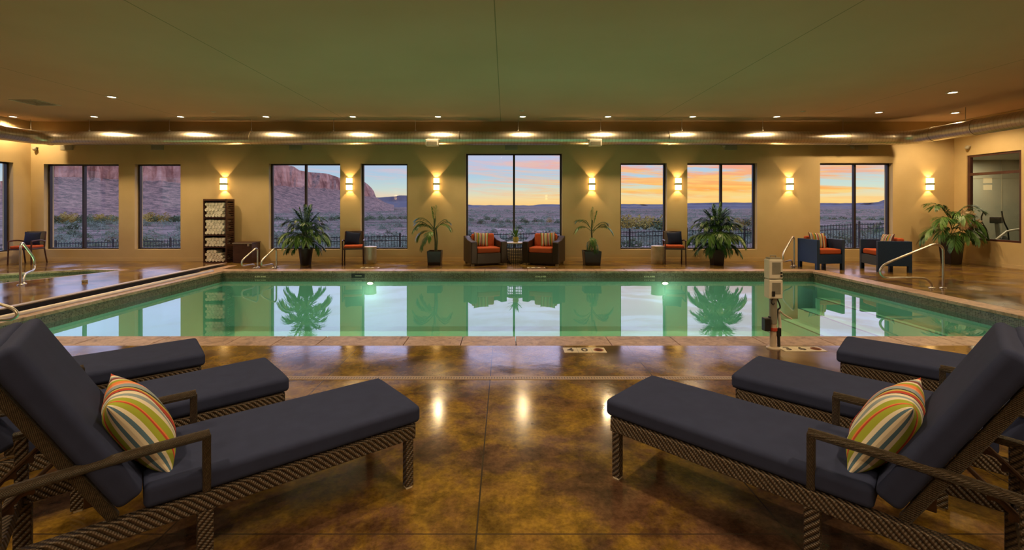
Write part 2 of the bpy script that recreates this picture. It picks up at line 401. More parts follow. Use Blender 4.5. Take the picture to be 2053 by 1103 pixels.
# ================================================================ room shell
# window openings in the far wall: px left, px right, y top, mullion px (or None)
WIN = [(88,238,329,167), (270,362,329,None), (539,682,328,613), (723,817,328,None), (934,1127,307.5,1030.5), (1244,1337,327,None), (1378,1518,327,1446), (1644,1790,327,1714)]
TH = .30
ops_ = []
zs = .34
for a, b, t, mm in WIN:
    ops_.append((gx(a, YW), gx(b, YW), zs, gz(t, YW)))
def wall_with_openings(name, x0, x1, z0, z1, ops, place, mat):
    mb = MB(); xs = x0
    def B(a, b, c, d):
        if b-a > 1e-4 and d-c > 1e-4: place(mb, a, b, c, d)
    for (a, b, c, d) in sorted(ops):
        B(xs, a, z0, z1); B(a, b, z0, c); B(a, b, d, z1); xs = b
    B(xs, x1, z0, z1)
    return struct(mb.build(name, mat, smooth=0))
wall_with_openings('wall_far', XL-TH, XR+TH, -.3, ZC+.2, ops_, lambda mb, a, b, c, d: mb.box(a, b, YW, YW+TH, c, d), M['plaster_wall'])
lw = (12.0-.9, 12.92, .33, 2.79)
lw2 = (7.0, 9.2-.6, .33, 2.79)
wall_with_openings('wall_left', YB, YW, -.3, ZC+.2, [lw, lw2], lambda mb, a, b, c, d: mb.box(XL-TH, XL, a, b, c, d), M['plaster_wall'])
rw = (11.66, 13.04, .65, 2.99)
wall_with_openings('wall_right', YB, YW, -.3, ZC+.2, [rw], lambda mb, a, b, c, d: mb.box(XR, XR+.15, a, b, c, d), M['plaster_wall'])
struct(MB().box(XL-TH, XR+TH, YB-.3, YB, -.3, ZC+.2).build('wall_back', 'plaster_wall', smooth=0))
struct(MB().box(XL-TH, XR+TH, YB-.3, YW+TH, ZC, ZC+.2).build('ceiling', 'ceiling', smooth=0))
struct(MB().box(XL, XR, YW-.012, YW, 0, .09).build('baseboard_far', 'plaster_wall', smooth=0))
struct(MB().box(XR-.012, XR, YB, YW-.012, 0, .09).build('baseboard_right', 'plaster_wall', smooth=0))
# windows
FD = .13   # glass plane depth inside the opening
def make_window(n, x0, x1, z0, z1, mull, place, fmat='frame_dark', fw=.048, rails=()):
    r = bpy.data.objects.new('window_%d' % n, None); C.objects.link(r); r['kind'] = 'structure'
    def P(mb, a, b, c, d, e0=0, e1=.08): place(mb, a, b, c, d, e0, e1)
    mb = MB(); P(mb, x0, x0+fw, z0, z1); P(mb, x1-fw, x1, z0, z1); P(mb, x0+fw, x1-fw, z0, z0+fw*.8); P(mb, x0+fw, x1-fw, z1-fw*.8, z1)
    mb.build('window_frame', fmat, r, smooth=0)
    if mull is not None:
        mb = MB(); P(mb, mull-.03, mull+.03, z0+fw*.8, z1-fw*.8); mb.build('mullion', fmat, r, smooth=0)
    for zr in rails:
        mb = MB(); P(mb, x0+fw, x1-fw, zr-.035, zr+.035); mb.build('rail', fmat, r, smooth=0)
    segs = [(x0+fw, x1-fw)] if mull is None else [(x0+fw, mull-.035), (mull+.035, x1-fw)]
    zz = [z0+fw*.8]+[q for zr in rails for q in (zr-.035, zr+.035)]+[z1-fw*.8]
    for a, b in segs:
        for k in range(0, len(zz), 2):
            mb = MB(); P(mb, a-.01, b+.01, zz[k]-.01, zz[k+1]+.01, .040, .041)
            # a single thin sheet
            mb.f = [mb.f[2]] if place is farp else [mb.f[4]]; mb.uv = [None]
            mb.build('pane', 'glass', r, smooth=0)
    return r
def farp(mb, a, b, c, d, e0, e1): mb.box(a, b, YW+FD+e0, YW+FD+e1, c, d)
def leftp(mb, a, b, c, d, e0, e1): mb.box(XL-FD-e1, XL-FD-e0, a, b, c, d)
def rightp(mb, a, b, c, d, e0, e1): mb.box(XR+.03+e0, XR+.03+e1, a, b, c, d)
for i, (a, b, t, mm) in enumerate(WIN):
    x0, x1, z0, z1 = ops_[i]
    make_window(i+1, x0, x1, z0, z1, None if mm is None else gx(mm, YW+FD), farp)
make_window(9, lw[0], lw[1], lw[2], lw[3], None, leftp)
make_window(10, lw2[0], lw2[1], lw2[2], lw2[3], None, leftp)
make_window(11, rw[0], rw[1], rw[2], rw[3], None, rightp, 'frame_maroon', .07, (2.46,))
# ================================================================ deck with pool, cover trench and spa
PX0, PX1, PY0, PY1 = -6.9, 7.5, 5.69, 11.38      # pool inside faces
CX0, CX1, CY0, CY1 = -7.15, 7.86, 5.32, 11.75    # coping outer
SPA = [(-9.35,11.6), (-10.5,11.8), (-11.9,10.95), (-12.6,9.9), (-12.2,8.9), (-11.0,8.75), (-10.35,9.5)]
def filled(name, outer, holes, z, mat):
    bm = bmesh.new(); es = []
    for loop in [outer]+holes:
        vs = [bm.verts.new((x, y, z)) for x, y in loop]
        for k in range(len(vs)): es.append(bm.edges.new((vs[k], vs[(k+1) % len(vs)])))
    bmesh.ops.triangle_fill(bm, use_beauty=True, use_dissolve=False, edges=es, normal=(0,0,1))
    bmesh.ops.recalc_face_normals(bm, faces=bm.faces)
    for f in bm.faces:
        if f.normal.z < 0: f.normal_flip()
    me = bpy.data.meshes.new(name); bm.to_mesh(me); bm.free(); me.materials.append(M[mat])
    o = bpy.data.objects.new(name, me); C.objects.link(o); return o
TX0 = -7.9; TY0, TY1 = 4.2, 12.45
outer = [(XL,YB), (XR,YB), (XR,YW), (XL,YW)]
hole = [(TX0,TY0), (CX0,TY0), (CX0,CY0), (CX1,CY0), (CX1,CY1), (CX0,CY1), (CX0,TY1), (TX0,TY1)]
struct(filled('floor', outer, [hole, SPA], 0, 'deck'))
# coping stones: four runs in single stones
def coping_run(p0, p1, inner, width, lens, label, grp):
    pass
cop = thing('pool_coping', 'rough brown stone coping around the edge of the swimming pool', 'pool edge', (0,0,0))
def cop_stones(horizontal, fixed0, fixed1, a0, a1, seedv, mn=.5, mx=1.1):
    rnd = random.Random(seedv); a = a0
    while a < a1-.02:
        b = min(a1, a+rnd.uniform(mn, mx))
        if a1-b < .25: b = a1
        mb = MB(); g = .004
        if horizontal: mb.box(a+g, b-g, fixed0, fixed1, -.055, .0)
        else: mb.box(fixed0, fixed1, a+g, b-g, -.055, .0)
        mb.build('coping_stone', 'coping', cop, smooth=0, bevel=.006)
        a = b
cop_stones(True, CY0+.004, PY0+.02, CX0, CX1, 3)
cop_stones(True, PY1-.02, CY1-.004, CX0, CX1, 4, .6, 1.2)
cop_stones(False, CX0+.004, PX0+.02, PY0+.025, PY1-.025, 5, .8, 1.3)
cop_stones(False, PX1-.02, CX1-.004, PY0+.025, PY1-.025, 6, .6, 1.2)
# pool shell
pool = thing('swimming_pool', 'long rectangular indoor swimming pool filled with still green water', 'swimming pool', (0,0,0))
DZ = -1.35
mb = MB(); mb.box(PX0-.2, PX1+.2, PY0-.2, PY1+.2, DZ-.2, DZ); mb.box(PX0-.2, PX0, PY0-.2, PY1+.2, DZ, -.26); mb.box(PX1, PX1+.2, PY0-.2, PY1+.2, DZ, -.26)
mb.box(PX0, PX1, PY1, PY1+.2, DZ, -.26); mb.box(PX0, PX1, PY0-.2, PY0, DZ, -.26)
mb.build('basin', 'pool_plaster', pool, smooth=0)
mb = MB(); z0, z1 = -.26, -.055
mb.box(PX0-.2, PX0, PY0-.2, PY1+.2, z0, z1); mb.box(PX1, PX1+.2, PY0-.2, PY1+.2, z0, z1); mb.box(PX0, PX1, PY1, PY1+.2, z0, z1); mb.box(PX0, PX1, PY0-.2, PY0, z0, z1)
mb.build('tile_band', 'mosaic', pool, smooth=0)
mb = MB(); mb.add([(PX0,PY0,WZ), (PX1,PY0,WZ), (PX1,PY1,WZ), (PX0,PY1,WZ)], [(0,1,2,3)]); mb.build('water', 'water', pool, smooth=0)
mb = MB()
for k in range(4): mb.box(PX1-.45-.40*k-(.0), PX1, 6.9+.0, 10.6, DZ+.0, -.50-.24*k) if k < 4 else None
mb.build('steps', 'pool_plaster', pool, smooth=0)
mb = MB()
for k in range(4): mb.box(PX1-.45-.40*k-.004, PX1-.45-.40*k+.045, 6.9, 10.6, -.50-.24*k, -.50-.24*k+.004)
mb.build('step_edge', 'pool_step_line', pool, smooth=0)
mb = MB(); mb.box(-3.75, -3.45+.02, PY1-.012, PY1, -.165, -.06); mb.build('skimmer_mouth', 'black_plastic', pool, smooth=0)
mb = MB(); mb.box(-3.66, -3.50, PY1-.016, PY1-.012, -.125, -.11); mb.build('skimmer_flap', 'tile_cream', pool, smooth=0)
# under water lamps on the far wall
for x, lab in ((gx(742.5, PY1), 'round glowing underwater lamp on the far pool wall, left one'), (gx(1333, PY1), 'round glowing underwater lamp on the far pool wall, right one')):
    t = thing('pool_light', lab, 'pool light', (x, PY1, -.30), 0, None)
    ax = Matrix.Rotation(pi/2, 3, 'X')
    MB().lathe([(.07,0), (.075,.01), (.06,.02)], 20, ax=ax).build('bezel', 'grille_grey', t).scale = (1.3,1,.55)
    MB().lathe([(.06,.018), (.04,.03), (.0,.035)], 20, ax=ax).build('lens', 'pool_lamp', t).scale = (1.3,1,.55)
def point(name, loc, w, col, r=.05):
    l = bpy.data.lights.new(name, 'POINT'); l.energy = w; l.color = col; l.shadow_soft_size = r
    o = bpy.data.objects.new(name, l); C.objects.link(o); o.location = loc; return o
def spot(name, loc, w, col, ang, blend=.6, r=.06, rot=(0,0,0)):
    l = bpy.data.lights.new(name, 'SPOT'); l.energy = w; l.color = col; l.spot_size = radians(ang); l.spot_blend = blend; l.shadow_soft_size = r
    o = bpy.data.objects.new(name, l); C.objects.link(o); o.location = loc; o.rotation_euler = rot; return o
for x in (gx(742.5, PY1), gx(1333, PY1)):
    point('pool_glow', (x, PY1-.30, -.50), 4, (.95,1,.75), .08)
for x in (-5.6, -2.8, 0, 2.8, 5.6):  # unseen near-wall spots, added to brighten the basin and far wall
    spot('pool_glow', (x, PY0+.12, -.45), 75, (1,1,.82), 120, .8, .08, (radians(66), 0, 0))
# cover trench on the left
tr = thing('cover_trench', 'pool cover slot with pale lid strip and long steel roller at left pool edge', 'pool cover')
MB().prism([(TX0,-.02), (TX0,.004), (-7.43,.075), (-7.43,.058)], TY0, TY1, lambda a, b, z: (a, z, b)).build('lid_strip', 'lid_band', tr, smooth=0)
MB().box(-7.42, CX0, TY0, CY1+.1, -.30, -.28).box(-7.46, -7.42, TY0, CY1-.4, -.28, .052).box(CX0-.01, CX0, TY0, CY1+.1, -.28, -.056).build('trough', 'black_plastic', tr, smooth=0)
MB().box(-7.42, CX0, CY1-.45, TY1, -.03, -.002).build('end_cover', 'coping', tr, smooth=0)
MB().box(-7.42, CX0, TY0, PY0-.9, -.03, -.002).build('end_cover', 'coping', tr, smooth=0)
MB().tube([(-7.10, 4.8, .0), (-7.10, 8, .0), (-7.10, CY1-.46, .0)], .05, 14).build('roller', 'brushed_rail', tr)
# spa
spa = thing('hot_tub', 'sunken hot tub with green water in the left deck corner', 'hot tub')
cxm = sum(p[0] for p in SPA)/len(SPA); cym = sum(p[1] for p in SPA)/len(SPA)
def ring(poly, k): return [(cxm+(x-cxm)*k, cym+(y-cym)*k) for x, y in poly]
def loopwall(mb, A, B, za, zb):
    n = len(A); vs = [(x, y, za) for x, y in A]+[(x, y, zb) for x, y in B]
    mb.add(vs, [(k, (k+1) % n, n+(k+1) % n, n+k) for k in range(n)])
mb = MB(); loopwall(mb, SPA, ring(SPA,.93), .0, .0); loopwall(mb, ring(SPA,.93), ring(SPA,.93), .0, -.05); loopwall(mb, SPA, SPA, .0, -.05); mb.build('coping', 'coping', spa, smooth=0)
mb = MB(); loopwall(mb, ring(SPA,.95), ring(SPA,.95), -.05, -.24); mb.build('tile_band', 'mosaic', spa, smooth=0)
mb = MB(); loopwall(mb, ring(SPA,.95), ring(SPA,.95), -.24, -.6); loopwall(mb, ring(SPA,.95), ring(SPA,.72), -.6, -.6); loopwall(mb, ring(SPA,.72), ring(SPA,.72), -.6, -1.0)
mb.add([(x, y, -1.0) for x, y in ring(SPA,.72)], [tuple(range(len(SPA)))]); mb.build('basin', 'pool_plaster', spa, smooth=0)
mb = MB(); mb.add([(x, y, -.085) for x, y in ring(SPA,.95)], [tuple(range(len(SPA)))]); mb.build('water', 'spa_water', spa, smooth=0)
point('spa_glow', (-11.2, 10.2, -.5), 14, (.85,1,.7), .1)
# trench drain, floor box, depth markers
tag(MB().box(XL+.2, XR-.2, 4.28, 4.36, -.02, .003).build('trench_drain', 'drain', smooth=0), 'long beige slotted drain strip across the near deck', 'floor drain')
tag(MB().box(gx(170,9.7)-.035, gx(170,9.7)+.035, 9.66, 9.74, 0, .05).build('floor_outlet', 'grille_grey', smooth=0, bevel=.008), 'small square cap standing on the deck by the hot tub', 'floor fitting')
def textmesh(s, size, mat, parent, loc, rot=(0,0,0), ext=.0015, name='number'):
    cu = bpy.data.curves.new('txt', 'FONT'); cu.body = s; cu.size = size; cu.extrude = ext; cu.align_x = 'CENTER'; cu.align_y = 'CENTER'; cu.offset = .003
    tmp = bpy.data.objects.new('txt', cu); C.objects.link(tmp)
    bpy.context.view_layer.update()
    me = bpy.data.meshes.new_from_object(tmp.evaluated_get(bpy.context.evaluated_depsgraph_get()))
    bpy.data.objects.remove(tmp); me.materials.clear(); me.materials.append(M[mat])
    o = bpy.data.objects.new(name, me); C.objects.link(o); o.parent = parent; o.location = loc; o.rotation_euler = rot; return o
def depth_marker(x, y, chars, label, rz=0, sx=.155):
    t = thing('depth_marker', label, 'depth marker', (x, y, 0), rz, 'depth markers set in the pool deck')
    for k in range(3): MB().box((k-1)*sx-sx/2+.002, (k-1)*sx+sx/2-.002, -.085, .085, 0, .004).build('tile', 'tile_cream', t, smooth=0)
    for k in range(2): textmesh(chars[k], .15, 'ink', t, ((k-1)*sx, 0, .005))
    mb = MB(); mb.lathe([(.055,.004), (.055,.007), (.042,.007), (.042,.004)], 24, (sx, 0, 0)); mb.box(sx-.045, sx+.045, -.006, .006, .004, .007)
    mb.build('no_diving_symbol', 'ink_red', t, smooth=0)
depth_marker(.875, 5.15, '40', 'pale tile strip reading 4 0 beside a no diving symbol, near pool edge centre')
depth_marker(3.30, 5.19, '36', 'pale tile strip reading 3 6 behind the lounger at the right of the post')
depth_marker(gx(1075,11.98), 11.98, '40', 'small pale marker tiles on the far deck before the orange armchairs')
depth_marker(gx(742,12.0), 11.98, '40', 'small pale marker tiles on the far deck by the left drum table')
for px, lb in ((1084,'below the centre armchairs'), (1302,'left of the right underwater lamp'), (522,'under the short pair of grab rails')):
    t = thing('wall_depth_marker', 'tiny white depth marker in the far tile band, '+lb, 'depth marker', (gx(px,PY1), PY1-.004, -.135), 0, 'depth markers in the far tile band')
    for k in range(3): MB().box((k-1)*.09-.04, (k-1)*.09+.04, -.003, .003, -.018, .018).build('tile', 'tile_cream', t, smooth=0)
    textmesh('4', .034, 'ink', t, (-.09, -.005, 0), (pi/2,0,0)); textmesh('0', .034, 'ink', t, (0, -.005, 0), (pi/2,0,0))
# ================================================================ ceiling fittings and lamps
WARM = (1, .71, .38)
def downlight(x, y, label, w=150, lit=True, grp='recessed ceiling downlights', ang=150):
    t = thing('downlight', label, 'ceiling light', (x, y, ZC), 0, grp)
    MB().lathe([(.115,-.001), (.115,-.012), (.085,-.014), (.075,-.004)], 24).build('trim_ring', 'white_paint', t)
    MB().lathe([(.078,-.005), (.0,-.006)], 24).build('lamp', 'lamp_disc', t, smooth=0)
    if lit: spot('downlight_beam', (x, y, ZC-.03), w, WARM, ang, .5, .06)
ords = ['first', 'second', 'third', 'fourth', 'fifth', 'sixth', 'seventh', 'eighth', 'ninth', 'tenth']
row = [(45,238), (200,236), (367,235), (537,235), (708,234), (878,233.5), (1048,233.5), (1219,233.5), (1389,233.5), (1556,234)]
for i, (px, py) in enumerate(row):
    Y = (ZC-H)*F/(VY-py); downlight(max(gx(px, Y), XL+.3), 12.63, 'lit downlight in the ceiling row above the duct, %s from the left' % ords[i], 155)
for (px, py), lb in (((224,194), 'lit downlight standing alone near the square ceiling vent'), ((1762,225), 'lit downlight above the rightmost window, between row and corner'), ((1915,226), 'lit downlight over the right duct bend corner'), ((1910,185), 'lit downlight nearest the viewer at the upper right')):
    Y = (ZC-H)*F/(VY-py); downlight(gx(px, Y), Y, lb, 200)
# the rest of the room's lamps, outside the frame (lights of the near bays)
NEAR = [(-9.0,6.6), (9.6,6.6), (-9.0,3.2), (9.6,3.2), (-4.6,3.4), (4.4,3.4), (-.2,3.6), (-2.4,.9), (2.3,.9), (-6.5,.9), (6.5,.9), (-4.4,-2.5), (0,-2.5), (4.4,-2.5)]
for i, (x, y) in enumerate(NEAR):
    downlight(x, y, 'downlight over the near deck bay', 165, True, 'downlights over the near bays')
# small ceiling sprinklers
for px, py, lb in ((428,224,'left'), (1046,222,'centre'), (1610,223,'right')):
    Y = (ZC-H)*F/(VY-py); t = thing('sprinkler', 'small pale sprinkler disc in the ceiling, %s one' % lb, 'sprinkler', (gx(px,Y), Y, ZC))
    MB().lathe([(.06,-.001), (.06,-.01), (.02,-.014), (.0,-.03)], 16).build('cover_plate', 'white_paint', t)
vt = thing('ceiling_vent', 'square louvred air vent in the ceiling at upper left', 'air vent', (-10.97, 10.9, ZC))
MB().box(-.31, .31, -.31, -.27, -.015, 0).box(-.31, .31, .27, .31, -.015, 0).box(-.31, -.27, -.27, .27, -.015, 0).box(.27, .31, -.27, .27, -.015, 0).build('frame', 'white_paint', vt, smooth=0)
MB().box(-.27, .27, -.27, .27, -.002, 0).build('backing', 'black_plastic', vt, smooth=0)
mb = MB()
for r in (.20, .13, .06):
    for s1 in (-1, 1):
        mb.box(-r-.02, r+.02, s1*r-.02, s1*r+.02, -.014, -.008); mb.box(s1*r-.02, s1*r+.02, -r+.02, r-.02, -.014, -.008)
mb.build('louvre', 'grille_grey', vt, smooth=0)
# sconces
def sconce(x, y, z, rz, label, w=1):
    t = thing('wall_sconce', label, 'wall lamp', (x, y, z), rz, 'glass wall sconces')
    MB().box(-.06, .06, -.012, 0, -.10, .10).build('backplate', 'bronze', t, smooth=0)
    MB().box(-.085, .085, -.125, -.012, -.022, .022).box(-.10,-.085,-.09,-.05,-.012,.012).box(.085,.10,-.09,-.05,-.012,.012).build('bracket', 'bronze', t, smooth=0, bevel=.004)
    for s in (1, -1):
        mb = MB(); z0, z1 = (.024, .17) if s > 0 else (-.17, -.024)
        mb.box(-.075, .075, -.115, -.11, z0, z1); mb.box(-.075, .075, -.02, -.015, z0, z1); mb.box(-.075, -.07, -.11, -.02, z0, z1); mb.box(.07, .075, -.11, -.02, z0, z1)
        mb.build('glass_shade', 'shade_glow', t, smooth=0)
    R = Matrix.Rotation(rz, 3, 'Z'); c = Vector((x, y, z))
    for s in (1, -1):
        p = c + R @ Vector((0, -.07, s*.10))
        spot('sconce_beam', p, 16*w, (1,.63,.24), 84, .25, .018, (0 if s < 0 else pi, 0, 0))
names = ['above the towel shelf', 'between the left palm window and the narrow window', 'above the thin palm left of the big centre window', 'above the thin palm right of the big centre window', 'between the two sunset windows', 'left of the rightmost window pair', 'in the right corner above the large planter']
for px, nm in zip((448,700,875,1187,1360,1584,1865), names):
    sconce(gx(px, YW-.07), YW, gz(369, YW-.07), 0, 'lit two-tier glass sconce '+nm)
sconce(XL, 9.9, 2.2, pi/2, 'lit two-tier glass sconce on the left wall')
for x in (-8, -3, 3, 8): sconce(x, YB, 2.2, pi, 'lit two-tier glass sconce on the wall behind', 1)
# ================================================================ duct
ZD, YD, RD = 3.48, 13.06, .19
dx0, dx1 = -13.0, 11.3
duct = thing('air_duct', 'long round spiral metal air duct hanging below the ceiling', 'air duct')
def arc(cx, cy, r, a0, a1, n): return [(cx+r*cos(radians(a0+(a1-a0)*k/n)), cy+r*sin(radians(a0+(a1-a0)*k/n)), ZD) for k in range(n+1)]
rb = .55
pts = [(dx0, -1, ZD), (dx0, 4, ZD), (dx0, 9, ZD)]+arc(dx0+rb, YD-rb, rb, 180, 90, 6)
pts += [(dx0+rb+(dx1-dx0-2*rb)*k/40, YD, ZD) for k in range(1, 40)]
pts += arc(dx1-rb, YD-rb, rb, 90, 0, 4)+[(dx1, 9, ZD), (dx1, 4, ZD), (dx1, -1, ZD)]
MB().tube(pts, RD, 28).build('duct_pipe', 'duct', duct, smooth=50)
def collar(x, y, along):
    d = Vector((.03, 0, 0)) if along else Vector((0, .03, 0)); c = Vector((x, y, ZD))
    MB().tube([c-d, c+d], RD+.010, 28).build('duct_collar', 'duct', duct)
for px in (100, 504, 920, 1340, 1700): collar(gx(px, YD), YD, True)
for y in (12.3, 11.2, 9.0): collar(dx1, y, False)
for px in (62, 179, 339.5, 504, 669, 833, 1039, 1204, 1367, 1529, 1690):
    x = gx(px, YD); MB().tube([(x, YD, ZD+RD-.005), (x, YD, ZC)], .006, 6).lathe([(.02,-.01), (.028,0), (.02,.012)], 10, (x, YD, ZD+RD+.03)).build('hanger_rod', 'steel', duct)
MB().tube([(dx1, 11.45, ZD+RD-.005), (dx1, 11.45, ZC)], .006, 6).build('hanger_rod', 'steel', duct)
# box units in front of the duct, grilles on the wall below
for px, lb in ((866,'left'), (1194,'right')):
    t = thing('loudspeaker', 'white box unit with dark front mounted on the duct, %s one' % lb, 'loudspeaker', (gx(px, 12.72), 12.72, gz(286, 12.72)))
    MB().box(-.17, .17, -.02, .15, -.085, .095).build('housing', 'offwhite_plastic', t, smooth=0, bevel=.008)
    MB().box(-.03, .03, .148, .22, -.02, .03).build('bracket', 'steel', t, smooth=0)
    MB().box(-.135, .135, -.024, -.018, -.075, .03).build('grille', 'table_metal', t, smooth=0)
for px, lb in ((134,'leftmost window pair'), (316,'narrow left window'), (593,'window behind the left palm'), (1025,'big centre window'), (1465,'sunset window pair'), (1727,'rightmost window pair')):
    t = thing('wall_grille', 'faint flat air grille high on the wall above the '+lb, 'air grille', (gx(px, YW), YW, gz(296, YW)))
    MB().box(-.18, .18, -.02, 0, -.07, .07).build('frame', 'grille_grey', t, smooth=0, bevel=.004)
    mb = MB(); [mb.box(-.16, .16, -.026, -.02, -.055+.02*k, -.045+.02*k) for k in range(6)]; mb.build('slat', 'grille_grey', t, smooth=0)
for x, y, z, rz, lb in ((gx(60,YW-.2), YW-.02, gz(299,YW), 0, 'in the far left corner under the duct'), (gx(1449,YW), YW-.02, gz(293,YW), 0, 'above the sunset window pair'), (gx(1706,YW), YW-.02, gz(296,YW), 0, 'above the rightmost window pair'), (XR-.02, 12.95, gz(296,12.95), pi/2*-1, 'on the right wall above the gym window')):
    t = thing('dome_camera', 'small dome camera '+lb, 'camera', (x, y, z), rz)
    MB().box(-.04, .04, -.06, .02, .03, .06).build('mount', 'grille_grey', t, smooth=0, bevel=.004)
    MB().lathe([(.05,.03), (.055,.0), (.045,-.03), (.02,-.05), (0,-.055)], 16, (0,-.05,0)).build('dome', 'grille_grey', t)
# ================================================================ furniture helpers
def smooth_path(P, n=6):
    P = [Vector(p) for p in P]; out = []
    for i in range(len(P)-1):
        a, b, c, d = P[max(i-1,0)], P[i], P[i+1], P[min(i+2, len(P)-1)]
        for k in range(n):
            t = k/n; out.append(.5*((2*b)+(c-a)*t+(2*a-5*b+4*c-d)*t*t+(3*b-a-3*c+d)*t**3))
    return out+[P[-1]]
def handrail(name, base, nose_dir, length, h, label, r=.021, grp=None, cat='handrail'):
    d = Vector(nose_dir).normalized(); rz = atan2(d.y, d.x)
    t = thing(name, label, cat, (base[0], base[1], 0), rz, grp)
    k = length/1.2; q = h/.85
    P = [(0,0,0), (0,0,.3*q), (0,0,.62*q), (.01*k,0,.76*q), (.07*k,0,.83*q), (.18*k,0,.845*q), (.35*k,0,.78*q), (.75*k,0,.62*q), (1.03*k,0,.50*q), (1.15*k,0,.42*q), (1.2*k,0,.32*q), (1.15*k,0,.235*q), (1.03*k,0,.20*q), (.7*k,0,.20*q), (.40*k,0,.19*q), (.28*k,0,.15*q), (.22*k,0,.07*q), (.21*k,0,0)]
    MB().tube(smooth_path(P, 5), r, 12).build('rail_tube', 'steel', t, smooth=60)
    for x in (0, .21*k): MB().lathe([(.055,0), (.055,.012), (.03,.022), (.024,.03)], 16, (x,0,0)).build('floor_flange', 'steel', t)
    return t
handrail('handrail', (8.47, 9.02), (-1, 0, 0), 1.22, .85, 'large bent steel handrail at the right pool steps')
handrail('handrail', (7.62, 12.3), (-.72, -.69, 0), .95, .78, 'steel handrail at the far right pool corner beside the blue armchair')
handrail('handrail', (-9.72, 9.35), (-.55, .83, 0), 1.0, .84, 'steel handrail at the hot tub edge')
for x, lb in ((-6.36, 'left'), (-5.88, 'right')):
    handrail('grab_rail', (x, 11.98), (-.10, -1, 0), .62, .50, 'short looped steel grab rail at the far pool edge, %s of the pair' % lb, .02, None, 'grab rail')
handrail('grab_rail', (-7.35, 6.05), (1, 0, 0), 1.02, .50, 'looped steel grab rail at the near left pool edge, cut by the picture edge', .02, None, 'grab rail')

def pillow_mesh(name, w, h, t, mat, n=16, flip=False, pinch=.10):
    C1 = [-cos(pi*i/n) for i in range(n+1)]
    prof = lambda a: max(0, 1-abs(a)**2.6)**.62
    arc_ = [0]
    for i in range(n): arc_.append(arc_[-1]+sqrt(((C1[i+1]-C1[i])*w/2)**2+((prof(C1[i+1])-prof(C1[i]))*t/2)**2))
    U = [q/arc_[-1] for q in arc_]; V = [(c+1)/2 for c in C1]
    vs = []; fs = []; uv = []
    for side in (1, -1):
        o = len(vs)
        for i in range(n+1):
            for j in range(n+1):
                a, b = C1[i], C1[j]
                th = t/2*prof(a)*prof(b)
                x = a*w/2*(1-pinch*(1-b*b)*abs(a)**3); y = b*h/2*(1-pinch*(1-a*a)*abs(b)**3)
                wr = .004*sin(11*a+3*b*side)*prof(a)*prof(b)
                vs.append((x, side*(th+wr), y))
        for i in range(n):
            for j in range(n):
                q = (o+i*(n+1)+j, o+(i+1)*(n+1)+j, o+(i+1)*(n+1)+j+1, o+i*(n+1)+j+1)
                c = [(U[i], V[j]), (U[i+1], V[j]), (U[i+1], V[j+1]), (U[i], V[j+1])]
                if flip: c = [(1-u_, v_) for u_, v_ in c]
                fs.append(q if side < 0 else q[::-1]); uv.append(c if side < 0 else c[::-1])
    return MB().add(vs, fs, uv).mesh(name, mat, 70)
# ================================================================ potted palms
def frond_mesh(name, length, rise, droop, mat, pairs=18, leaf=.30, seedv=0, width=.030, ang=52):
    r = random.Random(seedv); mb = MB(); P = []
    for k in range(13):
        s_ = k/12; x = length*s_*cos(radians(rise))*(1-.15*s_*droop); z = length*(s_*sin(radians(rise)) - droop*s_*s_*.62)
        P.append(Vector((x, .02*sin(s_*5+seedv), z)))
    mb.tube(P, [.010*(1-.8*k/12) for k in range(13)], 5)
    def at(s_):
        f = s_*12; i = min(11, int(f)); return P[i].lerp(P[i+1], f-i), (P[min(12,i+1)]-P[i]).normalized()
    for k in range(pairs):
        s_ = .22+.78*(k+.5)/pairs; p, t = at(s_); side = Vector((0,1,0)); up = t.cross(side).normalized()*-1
        ll = leaf*(.35+.65*sin(pi*min(1, (s_-.12)*1.02)))*r.uniform(.9, 1.1)
        a = radians(ang*(1-.55*s_))
        for sg in (-1, 1):
            d = (t*cos(a)+side*sg*sin(a)+Vector((0,0,-.12-.2*s_))+Vector((r.gauss(0,.05), r.gauss(0,.05), r.gauss(0,.06)))).normalized()
            wv = d.cross(Vector((0,0,1))).normalized()*width*.5; mid = p+d*ll*.45+Vector((0,0,-.02*ll)); tip = p+d*ll+Vector((0,0,-.28*ll))
            m2 = p+d*ll*.75+Vector((0,0,-.12*ll))
            mb.add([p, mid-wv, mid+wv, m2-wv*.8, m2+wv*.8, tip], [(0,1,2), (1,3,4,2), (3,5,4)])
    return mb.mesh(name, mat, 0)
FR = [frond_mesh('frond_%d' % i, .85, rs, dr, 'leaf' if i % 3 else 'leaf_light', 28, .27, i, .022, 56) for i, (rs, dr) in enumerate([(80,.10), (68,.50), (56,.85), (44,1.05), (28,1.1), (60,.75)])]
def pot_round(r0, r1, h, mat, parent):
    MB().lathe([(r0*.98,0), (r0,.01), (r1,h-.04), (r1*1.06,h-.03), (r1*1.06,h), (r1*.95,h), (r1*.93,h-.05), (0,h-.05)], 28).build('pot', mat, parent)
    MB().lathe([(r1*.93,h-.055), (r1*.6,h-.035), (0,h-.03)], 20).build('soil', 'soil', parent)
